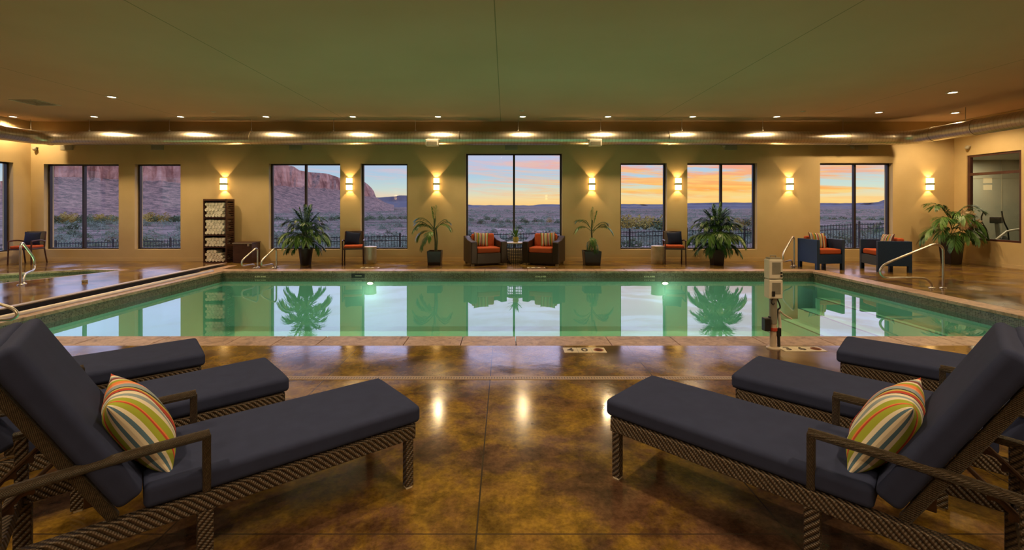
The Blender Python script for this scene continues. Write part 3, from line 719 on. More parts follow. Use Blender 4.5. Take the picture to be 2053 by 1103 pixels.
def pot_square(b, t, h, mat, parent):
    mb = MB(); A = [(b*x, b*y, 0) for x, y in ((-1,-1),(1,-1),(1,1),(-1,1))]; B = [(t*x, t*y, h) for x, y in ((-1,-1),(1,-1),(1,1),(-1,1))]
    Ci = [(t*.9*x, t*.9*y, h) for x, y in ((-1,-1),(1,-1),(1,1),(-1,1))]; Di = [(t*.88*x, t*.88*y, h-.06) for x, y in ((-1,-1),(1,-1),(1,1),(-1,1))]
    vs = A+B+Ci+Di; fs = [(3,2,1,0)]+[(r*4+k, r*4+(k+1)%4, r*4+4+(k+1)%4, r*4+4+k) for r in range(3) for k in range(4)]+[(12,13,14,15)]
    mb.add(vs, fs).build('pot', mat, parent, smooth=0, bevel=.01)
    MB().box(-t*.85, t*.85, -t*.85, t*.85, h-.06, h-.045).build('soil', 'soil', parent, smooth=0)
def plant(name, label, loc, potf, ph, fronds, stems=(), sc_=1, grp=None):
    t = thing(name, label, 'potted plant', loc, 0, grp); potf(t)
    for st in stems: MB().tube(smooth_path(st, 4), [.022]*(4*(len(st)-1)+1), 8).build('stem', 'stem', t)
    for (mi, azd, z, s_, tilt) in fronds:
        ca, sa = cos(radians(azd)), sin(radians(azd)); reach = .85*s_*sc_*(.25,.45,.62,.74,.85,.6)[mi]+.06
        if ca > 0: s_ *= min(1, (XR-.04-loc[0])/(reach*ca+1e-6))
        if sa > 0: s_ *= min(1, (YW-.05-loc[1])/(reach*sa+1e-6))
        s_ = max(s_, .3)
        linked('frond', FR[mi], t, (.03*cos(radians(azd)), .03*sin(radians(azd)), z), (0, radians(tilt), radians(azd)), s_*sc_)
    return t
def bushy(seedv, z0, n, s0):
    r = random.Random(seedv); out = []
    for k in range(n):
        q = k/n; mi = 0 if q < .08 else 1 if q < .25 else 5 if q < .42 else 2 if q < .62 else 3 if q < .85 else 4
        out.append((mi, k*137.5+r.uniform(-12,12), z0+.06+.46*(1-q)*s0, s0*(.50, .74, .92, .92, .66, .80)[mi]*r.uniform(.9, 1.15), r.uniform(-6, 8)))
    return out
YP = 12.6
plant('potted_palm', 'bushy potted palm before the window right of the pale towel shelf', (gx(613,YP), YP, 0), lambda t: pot_round(.135,.185,.46,'pot_dark',t), .46, bushy(3, .46, 52, 1.22))
plant('potted_palm', 'very full bushy potted palm before the double sunset window', (gx(1437,YP), YP, 0), lambda t: pot_square(.13,.16,.42,'pot_dark',t), .42, bushy(8, .46, 76, 1.24))
st1 = [(0,0,.30), (.01,0,.6), (-.02,0,.95), (.0,0,1.25)]
plant('potted_palm', 'thin potted palm in a square pot left of the big centre window', (gx(872,YP), YP, 0), lambda t: pot_square(.17,.19,.38,'pot_dark',t), .38,
      [(0,80,1.12,.60,2), (0,-70,1.05,.62,-4), (0,-160,1.1,.55,-4), (2,180,.98,1.05,0), (3,195,.95,1.0,0), (2,-150,.9,1.0,12), (3,170,.85,.95,18), (5,-165,.9,1.0,10), (2,0,.95,.8,0), (3,-20,.98,.82,0), (5,-10,1.0,.72,4), (3,-110,.85,.8,20), (4,-140,.8,.8,20)], [st1, [(.04,0,.3), (.06,0,.7), (.02,0,1.0)]])
st2 = [(0,0,.30), (.02,0,.6), (.0,0,.9), (.02,0,1.2)]
plant('potted_palm', 'thin potted palm in a square pot right of the big centre window', (gx(1186,YP), YP, 0), lambda t: pot_square(.20,.23,.38,'pot_dark',t), .38,
      [(0,60,1.05,.62,2), (0,-110,.98,.60,0), (0,-20,1.0,.55,3), (2,178,.98,.85,0), (3,190,.92,.80,0), (5,200,.98,.7,0), (2,-5,.92,.85,0), (3,-12,.90,.95,0), (5,-20,.85,.8,5), (3,-90,.72,.6,25), (4,-80,.66,.6,25), (4,-120,.66,.5,25)], [st2])
big = plant('potted_palm', 'big spreading potted plant with cream blooms in a tall dark planter', (12.22, 12.78, 0), lambda t: pot_square(.15,.20,.78,'pot_dark',t), .78,
      [(k_, a_, .80+.15*(i_ % 4), 1.12*s_, t_) for i_, (k_, a_, s_, t_) in enumerate([(1,20,.85,0),(3,-20,1.25,0),(3,10,.55,0),(2,-45,1.1,8),(3,-60,1.05,5),(4,-85,1.0,5),(2,-75,.9,0),(3,-110,1.05,5),(4,-130,1.05,5),(2,-140,1.1,5),(3,-155,1.15,0),(2,-170,1.15,0),(3,180,1.2,0),(4,172,1.1,5),(1,-165,.85,0),(5,165,1.1,0),(1,-60,.7,0),(2,-15,1.0,10),(4,-40,1.0,5),(4,-65,1.0,8),(3,-95,.9,14),(4,-155,1.0,0),(5,-120,.9,0),(5,-30,.95,0),(4,-15,.9,4),(3,150,.7,0),(2,120,.45,0)])])
r = random.Random(4)
for k in range(12):
    a = r.uniform(0, 2*pi); p = Vector((r.uniform(-.22,.34), r.uniform(-.52,-.36), r.uniform(1.02, 1.42))); mb = MB()
    MB_ = mb
    for j in range(7):
        q = a+j*2*pi/7; d = Vector((cos(q)*.11, -.03, sin(q)*.11)); sd = Vector((-sin(q)*.035, 0, cos(q)*.035))
        mb.add([p, p+d*.6-sd, p+d*1.1+Vector((0,-.02,0)), p+d*.6+sd], [(0,1,2,3)])
    mb.build('bloom', 'petal', big, smooth=0)
# table plant
def blade_mesh(seedv):
    mb = MB(); r = random.Random(seedv)
    for k in range(26):
        a = k*137.5*pi/180; e = radians(82-60*(k/26)); ln = r.uniform(.26, .40); w_ = .018
        P = [Vector((cos(a)*cos(e)*ln*s_, sin(a)*cos(e)*ln*s_, ln*(s_*sin(e)-.25*s_*s_*cos(e)))) for s_ in (0,.35,.7,1)]
        sd = Vector((-sin(a)*w_, cos(a)*w_, 0))
        mb.add([P[0]-sd*.4, P[0]+sd*.4, P[1]-sd, P[1]+sd, P[2]-sd*.8, P[2]+sd*.8, P[3]], [(0,1,3,2), (2,3,5,4), (4,5,6)])
    return mb
# ================================================================ armchairs
def armchair_brown(label, loc, rz):
    t = thing('armchair', label, 'armchair', loc, rz)
    W, D = .50, .42
    for s in (-1, 1):
        prof = [(-D,.05), (-D,.63), (-D+.10,.645), (0,.66), (D-.1,.74), (D,.76), (D,.05)]
        mb = MB(); mb.prism(prof, s*W, s*(W-.17), lambda a, b, z: (z, a, b))
        mb.uv = [[(mb.v[i][0]+mb.v[i][1], mb.v[i][2]) for i in f] for f in mb.f]
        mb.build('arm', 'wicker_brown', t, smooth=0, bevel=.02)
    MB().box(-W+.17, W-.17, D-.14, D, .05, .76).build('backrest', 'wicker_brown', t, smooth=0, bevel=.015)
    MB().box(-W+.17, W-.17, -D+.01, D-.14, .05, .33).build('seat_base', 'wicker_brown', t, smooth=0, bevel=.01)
    MB().cushion(W-.175, .33, .072, .04).build('seat_cushion', 'orange_canvas', t, loc=(0, -.075, .405))
    c = MB().cushion(W-.18, .07, .19, .05).build('back_cushion', 'orange_canvas', t, loc=(0, .19, .63)); c.rotation_euler = (radians(-8), 0, 0)
    for x in (-W+.06, W-.06):
        for y in (-D+.06, D-.06): MB().box(x-.035, x+.035, y-.035, y+.035, 0, .05).build('leg', 'grille_grey', t, smooth=0)
    return t
def pillow(label, w, h, th, mat, loc, rot, flip=False, cat='pillow', pinch=.1):
    o = bpy.data.objects.new('throw_pillow', pillow_mesh('pillow', w, h, th, mat, flip=flip, pinch=pinch)); C.objects.link(o)
    o.location = loc; o.rotation_euler = rot; tag(o, label, cat); return o
def local(loc, rz, p):
    return (loc[0]+p[0]*cos(rz)-p[1]*sin(rz), loc[1]+p[0]*sin(rz)+p[1]*cos(rz), loc[2]+p[2])
a1 = ((gx(972,12.78), 12.80, 0), radians(19)); a2 = ((gx(1091,12.78), 12.80, 0), radians(-19))
armchair_brown('brown wicker armchair with orange cushions, left of the round wire table', *a1)
armchair_brown('brown wicker armchair with orange cushions, right of the round wire table', *a2)
pillow('striped throw pillow on the brown armchair left of the wire table', .42, .40, .13, 'stripe_small', local(*a1, (-.10, .03, .665)), (radians(-17), radians(4), a1[1]-.12))
pillow('striped throw pillow on the brown armchair right of the wire table', .42, .40, .13, 'stripe_small', local(*a2, (.10, .03, .665)), (radians(-17), radians(-4), a2[1]+.12), True)
def armchair_blue(label, loc, rz, W=.37, D=.34):
    t = thing('armchair', label, 'armchair', loc, rz)
    for s in (-1, 1):
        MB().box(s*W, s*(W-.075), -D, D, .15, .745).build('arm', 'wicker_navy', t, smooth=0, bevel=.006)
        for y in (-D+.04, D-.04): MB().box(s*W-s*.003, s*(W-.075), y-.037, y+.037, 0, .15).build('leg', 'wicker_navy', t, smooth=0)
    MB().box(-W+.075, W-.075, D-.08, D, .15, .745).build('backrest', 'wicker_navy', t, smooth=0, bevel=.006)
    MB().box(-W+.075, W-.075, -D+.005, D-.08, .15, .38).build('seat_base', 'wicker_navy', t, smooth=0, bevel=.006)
    MB().cushion(W-.08, .285, .065, .035).build('seat_cushion', 'orange_canvas', t, loc=(0, -.045, .448))
    c = MB().cushion(W-.085, .06, .16, .045).build('back_cushion', 'orange_canvas', t, loc=(0, .185, .655)); c.rotation_euler = (radians(-6), 0, 0)
    return t
b1 = ((8.06, 11.92, 0), radians(5)); b2 = ((9.36, 11.50, 0), radians(-101+0))
armchair_blue('navy wicker armchair with orange cushions, the left one of the two at right', *b1)
armchair_blue('navy wicker armchair seen from the side behind the big handrail', *b2, W=.40, D=.36)
pillow('striped throw pillow on the left navy armchair', .42, .42, .13, 'stripe_small', local(*b1, (-.07, .03, .70)), (radians(-16), radians(4), b1[1]-.1))
pillow('striped throw pillow on the right navy armchair', .42, .42, .13, 'stripe_small', local(*b2, (.03, .02, .70)), (radians(-16), radians(-4), b2[1]+.1), True)
# dining chairs
def side_chair(label, loc, rz):
    t = thing('side_chair', label, 'chair', loc, rz)
    for s in (-1, 1):
        MB().tube([(s*.27,-.25,0), (s*.265,-.24,.40), (s*.265,-.24,.63)], .018, 8).build('leg', 'dark_wood', t)
        MB().tube([(s*.26,.30,0), (s*.25,.22,.42), (s*.235,.29,.87)], .018, 8).build('leg', 'dark_wood', t)
        MB().tube(smooth_path([(s*.265,-.25,.63), (s*.27,-.10,.645), (s*.27,.10,.64), (s*.245,.25,.60)], 4), .020, 8).build('armrest', 'dark_wood', t)
    MB().box(-.26, .26, -.25, .24, .40, .44).build('seat_frame', 'dark_wood', t, smooth=0, bevel=.008)
    MB().cushion(.24, .235, .035, .025).build('seat_cushion', 'orange_canvas', t, loc=(0,-.01,.475))
    mb = MB(); mb.add([(-.235,.232,.50), (.235,.232,.50), (.225,.292,.88), (-.225,.292,.88), (-.235,.252,.50), (.235,.252,.50), (.225,.312,.88), (-.225,.312,.88)], [(0,1,2,3),(7,6,5,4),(0,4,5,1),(2,6,7,3),(0,3,7,4),(1,5,6,2)])
    mb.uv = [[(mb.v[i][0], mb.v[i][2]) for i in f] for f in mb.f]
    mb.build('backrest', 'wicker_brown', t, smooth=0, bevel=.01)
    return t
chairs = [((gx(707,12.78), 12.86, 0), radians(14), 'dark side chair with orange seat left of the left drum table'), ((gx(1353,12.78), 12.86, 0), radians(-10), 'dark side chair with orange seat right of the tan drum table'), ((gx(57,12.75), 12.72, 0), radians(10), 'dark side chair with orange seat in the far left corner')]
for k, (lc, rz, lb) in enumerate(chairs):
    side_chair(lb, lc, rz)
    pillow('dark blue pillow leaning on the '+('chair left of the left drum table', 'chair beside the bushy right palm', 'chair in the far left corner')[k], .40, .36, .11, 'charcoal_canvas', local(lc, rz, ((-.04,.05,0)[k], .165, .685)), (radians(-9), radians((8,-6,0)[k]), rz))
# drum tables
def drum(label, loc, r0, h, mat):
    t = thing('drum_table', label, 'side table', loc)
    MB().lathe([(r0*.92,0), (r0*.95,.01), (r0*1.0,h*.3), (r0*.97,h*.7), (r0*1.0,h-.03), (r0,h-.025)], 28).build('body', mat, t)
    MB().lathe([(r0*1.0,h-.025), (r0*1.03,h-.02), (r0*1.03,h-.004), (r0*.99,h), (0,h)], 28).build('table_top', 'lid_band', t)
drum('brushed metallic drum side table beside the left side chair', (gx(742,12.8), 12.82, 0), .165, .47, 'table_metal')
drum('tan plaster drum side table left of the right side chair', (gx(1319,12.8), 12.82, 0), .175, .49, 'table_tan')
# wire table between armchairs
wl = (gx(1034,12.95), 12.98, 0)
t = thing('wire_table', 'round side table of black wire lattice with pale top between the brown armchairs', 'side table', wl)
MB().lathe([(.25,.545), (.262,.55), (.262,.575), (.25,.58), (0,.58)], 32).build('table_top', 'lid_band', t)
mb = MB()
for z, r0 in ((.02,.24), (.10,.245), (.18,.25), (.26,.25), (.34,.25), (.42,.25), (.50,.25)): mb.tube([(r0*cos(2*pi*k/24), r0*sin(2*pi*k/24), z) for k in range(24)], .007, 5, closed=True)
for k in range(24): mb.tube([(.24*cos(2*pi*k/24), .24*sin(2*pi*k/24), .0), (.25*cos(2*pi*k/24), .25*sin(2*pi*k/24), .545)], .006, 5)
mb.build('wire_drum', 'iron', t)
for s in (-1, 1): MB().tube(smooth_path([(s*.255,-.02,.545), (s*.262,-.04,.3), (s*.22,-.10,.10), (s*.14,-.2,.0)], 5), .012, 8).build('leg', 'iron', t)
tp = thing('table_plant', 'spiky green plant in a yellow pot on the wire table', 'potted plant', (wl[0], wl[1]-.02, .58))
MB().lathe([(.055,0), (.075,.03), (.085,.11), (.07,.15), (.06,.15), (.055,.12), (0,.12)], 20).build('pot', 'pot_yellow', tp)
blade_mesh(3).build('foliage', 'leaf_light', tp, smooth=0, loc=(0,0,.12))
# ================================================================ towel shelf and hamper
sx0, sx1, sy0, sy1, sh = gx(407,12.95), gx(454,12.95), 12.95, 13.34, 1.78
t = thing('towel_shelf', 'tall dark wood shelf holding rolled white towels', 'shelf', ((sx0+sx1)/2, (sy0+sy1)/2, 0)); ox, oy = (sx0+sx1)/2, (sy0+sy1)/2
hw, hd = (sx1-sx0)/2, (sy1-sy0)/2
MB().box(-hw, -hw+.03, -hd, hd, 0, sh).build('side_panel', 'dark_wood', t, smooth=0, bevel=.003)
mb = MB().box(hw-.03, hw, -hd, -hd+.05, 0, sh).box(hw-.03, hw, hd-.05, hd, 0, sh)
for z in (0, .44, .80, 1.24, sh-.07): mb.box(hw-.03, hw, -hd+.05, hd-.05, z, z+.06)
mb.build('side_frame', 'dark_wood', t, smooth=0)
mb = MB(); z = .08
while z < sh-.1: mb.box(hw-.024, hw-.006, -hd+.05, hd-.05, z, z+.028); z += .052
mb.build('side_slats', 'dark_wood', t, smooth=0)
MB().box(-hw+.03, hw-.03, hd-.015, hd, .02, sh).build('back_panel', 'dark_wood', t, smooth=0)
shz = [.03, .45, .79, 1.27]
for z in shz+[sh-.03]: MB().box(-hw+.03, hw-.03, -hd, hd-.015, z-.03+0, z).build('shelf_board', 'dark_wood', t, smooth=0)
# rolled towel
mb = MB(); rt = .045
n = 16; vs = []; L_ = .30
mb.lathe([(.0,0), (.010,-.004), (.014,.002), (.024,-.004), (.028,.002), (.038,-.003), (.045,.006), (.0455,.15), (.045,L_-.006), (.03,L_), (0,L_)], 16, (0,0,0), Matrix.Rotation(-pi/2, 3, 'X'))
tow = mb.mesh('towel_roll', 'towel', 50)
rt_ = random.Random(2); tops = [.42, .76, 1.24, sh-.03]
nm = ['bottom', 'second lowest', 'second highest', 'top']
for ci, (z0, z1) in enumerate(zip(shz, tops)):
    zc = z0+.046; row_ = 0
    maxrows = int((z1-z0-.01-.092)/.079)+1
    if ci == 0: maxrows = min(maxrows, 4)
    for rw_ in range(maxrows):
        cnt = 6 if rw_ % 2 == 0 else 5
        for k in range(cnt):
            x = -hw+.03+.050+k*.0915+(.0457 if rw_ % 2 else 0)
            if x > hw-.03-.044: continue
            if ci == 0 and rw_ == 3 and k > 2: continue
            if ci == 0 and rw_ == 2 and k > 4: continue
            o = linked('rolled_towel', tow, None, (ox+x, sy0+.012+rt_.uniform(0,.02), z0+.0465+rw_*.0795), (0, rt_.uniform(0,6), 0))
            tag(o, 'rolled white towel lying in the %s compartment of the dark shelf' % nm[ci], 'towel', 'rolled towels in the %s compartment' % nm[ci])
hx0, hx1 = gx(462,12.95)+.10, gx(505,12.9)
t = thing('storage_chest', 'low dark chest with a metal-edged lid beside the towel shelf', 'chest', ((hx0+hx1)/2, 13.12, 0)); q = (hx1-hx0)/2
MB().box(-q, q, -.22, .22, .0, .54).build('body', 'dark_wood', t, smooth=0, bevel=.008)
MB().box(-q-.01, q+.01, -.23, .23, .545, .575).build('lid', 'dark_wood', t, smooth=0, bevel=.006)
MB().box(-q-.012, q+.012, -.236, -.23, .535, .565).build('lid_edge', 'steel', t, smooth=0)
MB().box(q-.12, q-.06, -.245, -.236, .47, .53).build('latch', 'steel', t, smooth=0)
# ================================================================ pool lift post
pl = thing('equipment_post', 'pale post with two control boxes, hoses and straps on the near pool edge', 'pool equipment', (2.998, 5.22, 0))
MB().lathe([(.07,0), (.07,.012), (.055,.02)], 20).tube([(0,0,0), (0,0,.62)], .034, 16).build('post', 'lid_band', pl)
MB().tube([(0,0,.28), (0,0,.60)], .040, 16).build('sleeve', 'grey_panel', pl)
for z0, z1, nm_ in ((.785, 1.00, 'upper'), (.565, .775, 'lower')):
    b = MB().box(-.076, .076, -.06, .05, z0, z1).build('control_box', 'offwhite_plastic', pl, smooth=0, bevel=.01)
    MB().box(-.045, .048, -.064, -.058, z0+.055, z1-.03).build('panel', 'grey_panel', b, smooth=0)
    mb = MB()
    if nm_ == 'upper': mb.lathe([(.011,0), (.011,.01), (0,.012)], 12, (.055,-.06,z0+.035), Matrix.Rotation(pi/2,3,'X')).lathe([(.011,0), (.011,.01), (0,.012)], 12, (.055,-.06,z0+.07), Matrix.Rotation(pi/2,3,'X'))
    else: mb.box(-.048, -.018, -.072, -.058, z0+.03, z0+.085)
    mb.build('button', 'black_plastic', b, smooth=0)
MB().box(-.06, .06, -.045, .04, 1.0, 1.02).tube([(-.03,0,1.02), (-.03,0,1.04), (.03,0,1.04), (.03,0,1.02)], .008, 8).build('top_bracket', 'grille_grey', pl, smooth=0)
MB().tube(smooth_path([(-.02,-.03,.565), (-.05,-.05,.53), (-.03,-.05,.50), (-.01,-.045,.52)], 5), .007, 8).tube(smooth_path([(.04,0,.565), (.07,.0,.50), (.09,.02,.45), (.07,.03,.42), (.055,.03,.30)], 5), .008, 8).build('hose', 'black_plastic', pl)
MB().tube(smooth_path([(.085,.05,.44), (.09,.04,.35), (.095,.03,.25), (.07,.0,.19)], 5), .016, 10).build('hose_grip', 'white_paint', pl)
MB().box(-.115, -.048, -.045, .03, .20, .345).box(-.05, -.03, -.02, .02, .24, .36).build('battery_pouch', 'black_plastic', pl, smooth=0, bevel=.008)
MB().tube([(0,0,.20), (0,0,.235)], .042, 14).build('red_collar', 'red_plastic', pl)
MB().box(.035, .08, -.02, .02, .14, .23).tube([(.06,0,.16), (.065,0,.02)], .016, 10).build('side_clamp', 'black_plastic', pl, smooth=0)
MB().tube(smooth_path([(.075,0,.42), (.16,.06,.36), (.28,.12,.30)], 4), .009, 8).build('lever', 'white_paint', pl)
# ================================================================ sun loungers
LH = .29
def lounger(label, P, u, near_sign):
    u = Vector(u).normalized(); v = Vector((-u.y, u.x))*near_sign
    c = Vector(P)+v*LH; rz = atan2(u.y, u.x)
    return (c.x, c.y, 0), rz, label
def back_pt(s, n):           # along the backrest, s up the slope, n = distance in front
    a = radians(61); hx, hz = 1.335, .352
    return (hx+s*cos(a)-n*sin(a), hz+s*sin(a)+n*cos(a))
def make_lounger(label, loc, rz):
    t = thing('sun_lounger', label, 'sun lounger', loc, rz)
    w = .275
    for s in (-1, 1):
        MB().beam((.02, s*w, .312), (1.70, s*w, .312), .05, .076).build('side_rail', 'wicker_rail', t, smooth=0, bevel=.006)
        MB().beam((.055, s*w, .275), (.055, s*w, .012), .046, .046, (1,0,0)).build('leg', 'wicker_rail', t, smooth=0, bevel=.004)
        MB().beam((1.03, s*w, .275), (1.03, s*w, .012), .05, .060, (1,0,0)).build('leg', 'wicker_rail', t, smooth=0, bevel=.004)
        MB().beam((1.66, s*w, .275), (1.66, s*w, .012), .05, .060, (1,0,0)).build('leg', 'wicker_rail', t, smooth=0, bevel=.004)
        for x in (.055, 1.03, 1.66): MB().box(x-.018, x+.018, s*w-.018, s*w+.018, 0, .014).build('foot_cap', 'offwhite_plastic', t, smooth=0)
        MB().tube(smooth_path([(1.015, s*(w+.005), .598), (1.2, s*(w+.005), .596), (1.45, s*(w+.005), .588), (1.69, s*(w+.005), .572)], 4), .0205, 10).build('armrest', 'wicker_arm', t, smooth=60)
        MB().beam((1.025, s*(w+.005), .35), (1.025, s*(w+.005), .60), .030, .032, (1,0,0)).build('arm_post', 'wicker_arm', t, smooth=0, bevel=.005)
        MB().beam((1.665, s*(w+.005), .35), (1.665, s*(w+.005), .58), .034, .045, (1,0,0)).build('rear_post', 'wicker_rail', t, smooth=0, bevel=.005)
        # toothed strut
        a = Vector((1.49, 0, .640)); b = Vector((1.80, 0, .335)); d = (b-a).normalized(); nn = Vector((d.z, 0, -d.x))
        if nn.z > 0: nn = -nn
        ln = (b-a).length; mb = MB(); y = s*(w-.055)
        mb.tube([(a.x, y, a.z), (b.x, y, b.z)], .009, 8)
        prof = [(.0,0), (.10,.002)]
        for k in range(4):
            x0 = .12+k*.075; prof += [(x0,.012), (x0+.012,.030), (x0+.022,.034), (x0+.030,.018), (x0+.045,.010), (x0+.065,.013)]
        prof += [(ln,.012), (ln,-.006), (0,-.006)]
        mb.prism(prof, y-.004, y+.004, lambda p, q, z: tuple(Vector((a.x, z, a.z))+d*p+nn*q))
        mb.build('toothed_strut', 'bronze', t, smooth=0)
        mb = MB(); (x0, z0), (x1, z1) = back_pt(.0, 0), back_pt(.70, 0)
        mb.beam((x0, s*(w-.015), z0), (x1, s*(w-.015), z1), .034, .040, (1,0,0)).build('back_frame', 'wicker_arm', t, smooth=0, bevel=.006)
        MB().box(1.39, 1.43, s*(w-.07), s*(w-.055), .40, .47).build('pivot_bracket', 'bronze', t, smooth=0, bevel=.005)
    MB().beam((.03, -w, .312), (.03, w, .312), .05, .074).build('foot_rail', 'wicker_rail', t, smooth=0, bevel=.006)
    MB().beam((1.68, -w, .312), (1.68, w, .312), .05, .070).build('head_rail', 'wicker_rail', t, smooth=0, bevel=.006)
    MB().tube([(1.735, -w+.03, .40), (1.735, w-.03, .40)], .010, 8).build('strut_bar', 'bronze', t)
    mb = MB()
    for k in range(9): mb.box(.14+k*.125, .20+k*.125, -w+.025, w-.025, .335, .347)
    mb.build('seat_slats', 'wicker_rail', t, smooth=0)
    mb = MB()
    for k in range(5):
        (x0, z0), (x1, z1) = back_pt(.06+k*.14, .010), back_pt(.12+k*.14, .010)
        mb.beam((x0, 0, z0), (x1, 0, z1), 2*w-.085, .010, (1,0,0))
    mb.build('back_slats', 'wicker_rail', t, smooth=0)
    def sag(p):
        q = p.copy(); e = (1-(abs(p.y)/LH)**4); q.z += .006*e if p.z > 0 else 0
        q.z += .002*noise.noise(Vector((p.x*3.5, p.y*5, 1)))*(1 if p.z > 0 else 0); q.y += .0015*noise.noise(Vector((p.x*6, 2, p.z*9))); return q
    MB().cushion(.632, LH, .047, .026, 4, 14, sag).build('seat_cushion', 'navy_canvas', t, smooth=75, loc=(.612, 0, .399))
    bc = MB().cushion(.385, LH, .048, .028, 4, 12, sag).build('back_cushion', 'navy_canvas', t, smooth=75)
    x, z = back_pt(.405, .072); bc.location = (x, 0, z); bc.rotation_euler = (0, -radians(61), 0)
    # hood: the cushion end folded over the top of the back frame
    def wob(p):
        q = p.copy(); q.x += .004*noise.noise(Vector((p.x*9, p.y*7, p.z*9))); q.z += .006*noise.noise(Vector((p.x*11, p.y*6, 3))); return q
    off = lambda dx, dz: (lambda p: Vector((p.x+dx, p.y, p.z+dz)) + (wob(p)-p))
    MB().cushion(.030, LH-.003, .078, .028, 4, 8, off(.378, -.085)).cushion(.105, LH-.002, .030, .027, 4, 8, off(.312, -.158)).build('hood', 'navy_canvas', bc, smooth=75)
    return t, bc
specs = [
 lounger('navy-cushioned wicker sun lounger nearest the viewer on the left, holding a striped pillow', (-.5,2.673), (-.781,-.624), -1),
 lounger('navy-cushioned wicker sun lounger, middle one of the left three', (-1.46,3.117), (-.75,-.66), -1),
 lounger('navy-cushioned wicker sun lounger, farthest of the left three and nearest the pool', (-2.35,3.62), (-.775,-.632), -1),
 lounger('navy-cushioned wicker sun lounger nearest the viewer on the right, holding a striped pillow', (.609,2.765), (.713,-.701), 1),
 lounger('navy-cushioned wicker sun lounger, middle one of the right three', (1.556,3.177), (.713,-.701), 1),
 lounger('navy-cushioned wicker sun lounger, farthest of the right three by the depth marker', (2.648,3.70), (.735,-.678), 1)]
first = None
for lc, rz, lb in specs:
    if first is None:
        first, bc = make_lounger(lb, lc, rz); proto = first
    else:
        o = copy_tree(proto); o.location = lc; o.rotation_euler = (0, 0, rz); o['label'] = lb
    bpy.data.objects[proto.name]['group'] = 'wicker sun loungers in the foreground'
for o in bpy.data.objects:
    if o.name.startswith('sun_lounger'): o['group'] = 'wicker sun loungers in the foreground'
def chair_pillow(lc, rz, label, ycen, flip, roll=0):
    # leans on the backrest; pillow plane spans lounger y and the slope
    M1 = Matrix.Rotation(rz, 4, 'Z') @ Matrix.Rotation(radians(roll), 4, 'X') @ Matrix.Rotation(radians(-90), 4, 'Z') @ Matrix.Rotation(radians(-31), 4, 'X')
    x, z = 1.252, .608
    o = bpy.data.objects.new('throw_pillow', pillow_mesh('pillow', .48, .42, .19, 'stripe_fabric', 26, flip)); C.objects.link(o)
    o.matrix_world = Matrix.Translation(Vector(local(lc, rz, (x, ycen, z)))) @ M1
    tag(o, label, 'pillow')
chair_pillow(specs[0][0], specs[0][1], 'striped multicolour pillow on the nearest left lounger', -.02, False)
chair_pillow(specs[3][0], specs[3][1], 'striped multicolour pillow on the nearest right lounger', .02, True)
# ================================================================ world: dusk sky
w = bpy.data.worlds.new('dusk'); sc.world = w; w.use_nodes = True; nt = w.node_tree; nt.nodes.clear()
o = N(nt, 'ShaderNodeOutputWorld'); bg = N(nt, 'ShaderNodeBackground'); L(nt, bg.outputs[0], o.inputs[0])
tc = N(nt, 'ShaderNodeTexCoord'); s = N(nt, 'ShaderNodeSeparateXYZ'); L(nt, tc.outputs['Generated'], s.inputs[0])
X, Y, Z = s.outputs
az = mathn(nt, 'ARCTAN2', X, Y)
wsun = mathn(nt, 'POWER', mathn(nt, 'MAXIMUM', mathn(nt, 'COSINE', mathn(nt, 'SUBTRACT', az, radians(23))), 0), 14)
wwide = mathn(nt, 'POWER', mathn(nt, 'MAXIMUM', mathn(nt, 'COSINE', mathn(nt, 'SUBTRACT', az, radians(23))), 0), 2.6)
def srgb(r, g, b): return tuple(((c/255)/12.92 if c/255 <= .04045 else ((c/255+.055)/1.055)**2.4) for c in (r, g, b))
cool = ramp(nt, Z, [(0, srgb(205,205,195)), (.02, srgb(196,206,205)), (.06, srgb(165,190,215)), (.12, srgb(150,180,222)), (.165, (1.0,1.2,2.05)), (.3, (1.45,1.7,3.1)), (.45, (.5,.68,1.2)), (1, (.25,.33,.6))])
warm = ramp(nt, Z, [(0, srgb(255,200,110)), (.012, srgb(252,215,140)), (.035, srgb(205,222,205)), (.065, srgb(175,205,225)), (.12, srgb(200,192,222)), (.165, (1.6,1.35,2.0)), (.3, (2.1,2.0,3.0)), (.45, (.6,.68,1.2)), (1, (.25,.33,.6))])
base = mixc(nt, wwide, cool, warm)
cv = N(nt, 'ShaderNodeCombineXYZ')
el = mathn(nt, 'DIVIDE', Z, mathn(nt, 'ADD', mathn(nt, 'ABSOLUTE', Y), .25))
L(nt, mathn(nt, 'MULTIPLY', az, 2.4), cv.inputs[0]); L(nt, mathn(nt, 'ADD', mathn(nt, 'MULTIPLY', Z, 34), mathn(nt, 'MULTIPLY', az, 1.6)), cv.inputs[1])
n1 = noise_tex(nt, cv.outputs[0], 1.5, 7, .66, .7)
dens = mathn(nt, 'ADD', n1, mathn(nt, 'MULTIPLY', wsun, .085))
dens = mathn(nt, 'ADD', dens, mathn(nt, 'MULTIPLY', wwide, .04))
cm = ramp(nt, dens, [(.52, (0,)*3), (.64, (1,)*3)])
hi = ramp(nt, Z, [(.005, (.15,)*3), (.03, (1,)*3), (.14, (.85,)*3), (.3, (.25,)*3), (.6, (0,)*3)])
cm = mathn(nt, 'MULTIPLY', cm, hi)
ccool = ramp(nt, Z, [(0, srgb(235,200,180)), (.1, srgb(215,185,205)), (.16, srgb(215,185,205)), (.22, (1.1,.95,1.3))])
cwarm = ramp(nt, Z, [(0, srgb(255,180,60)), (.035, srgb(255,170,75)), (.07, srgb(250,160,120)), (.12, srgb(240,165,165)), (.2, (1.35,.85,1.0))])
n2 = ramp(nt, noise_tex(nt, cv.outputs[0], 3.1, 4, .6, .3), [(.42, (0,)*3), (.58, (1,)*3)])
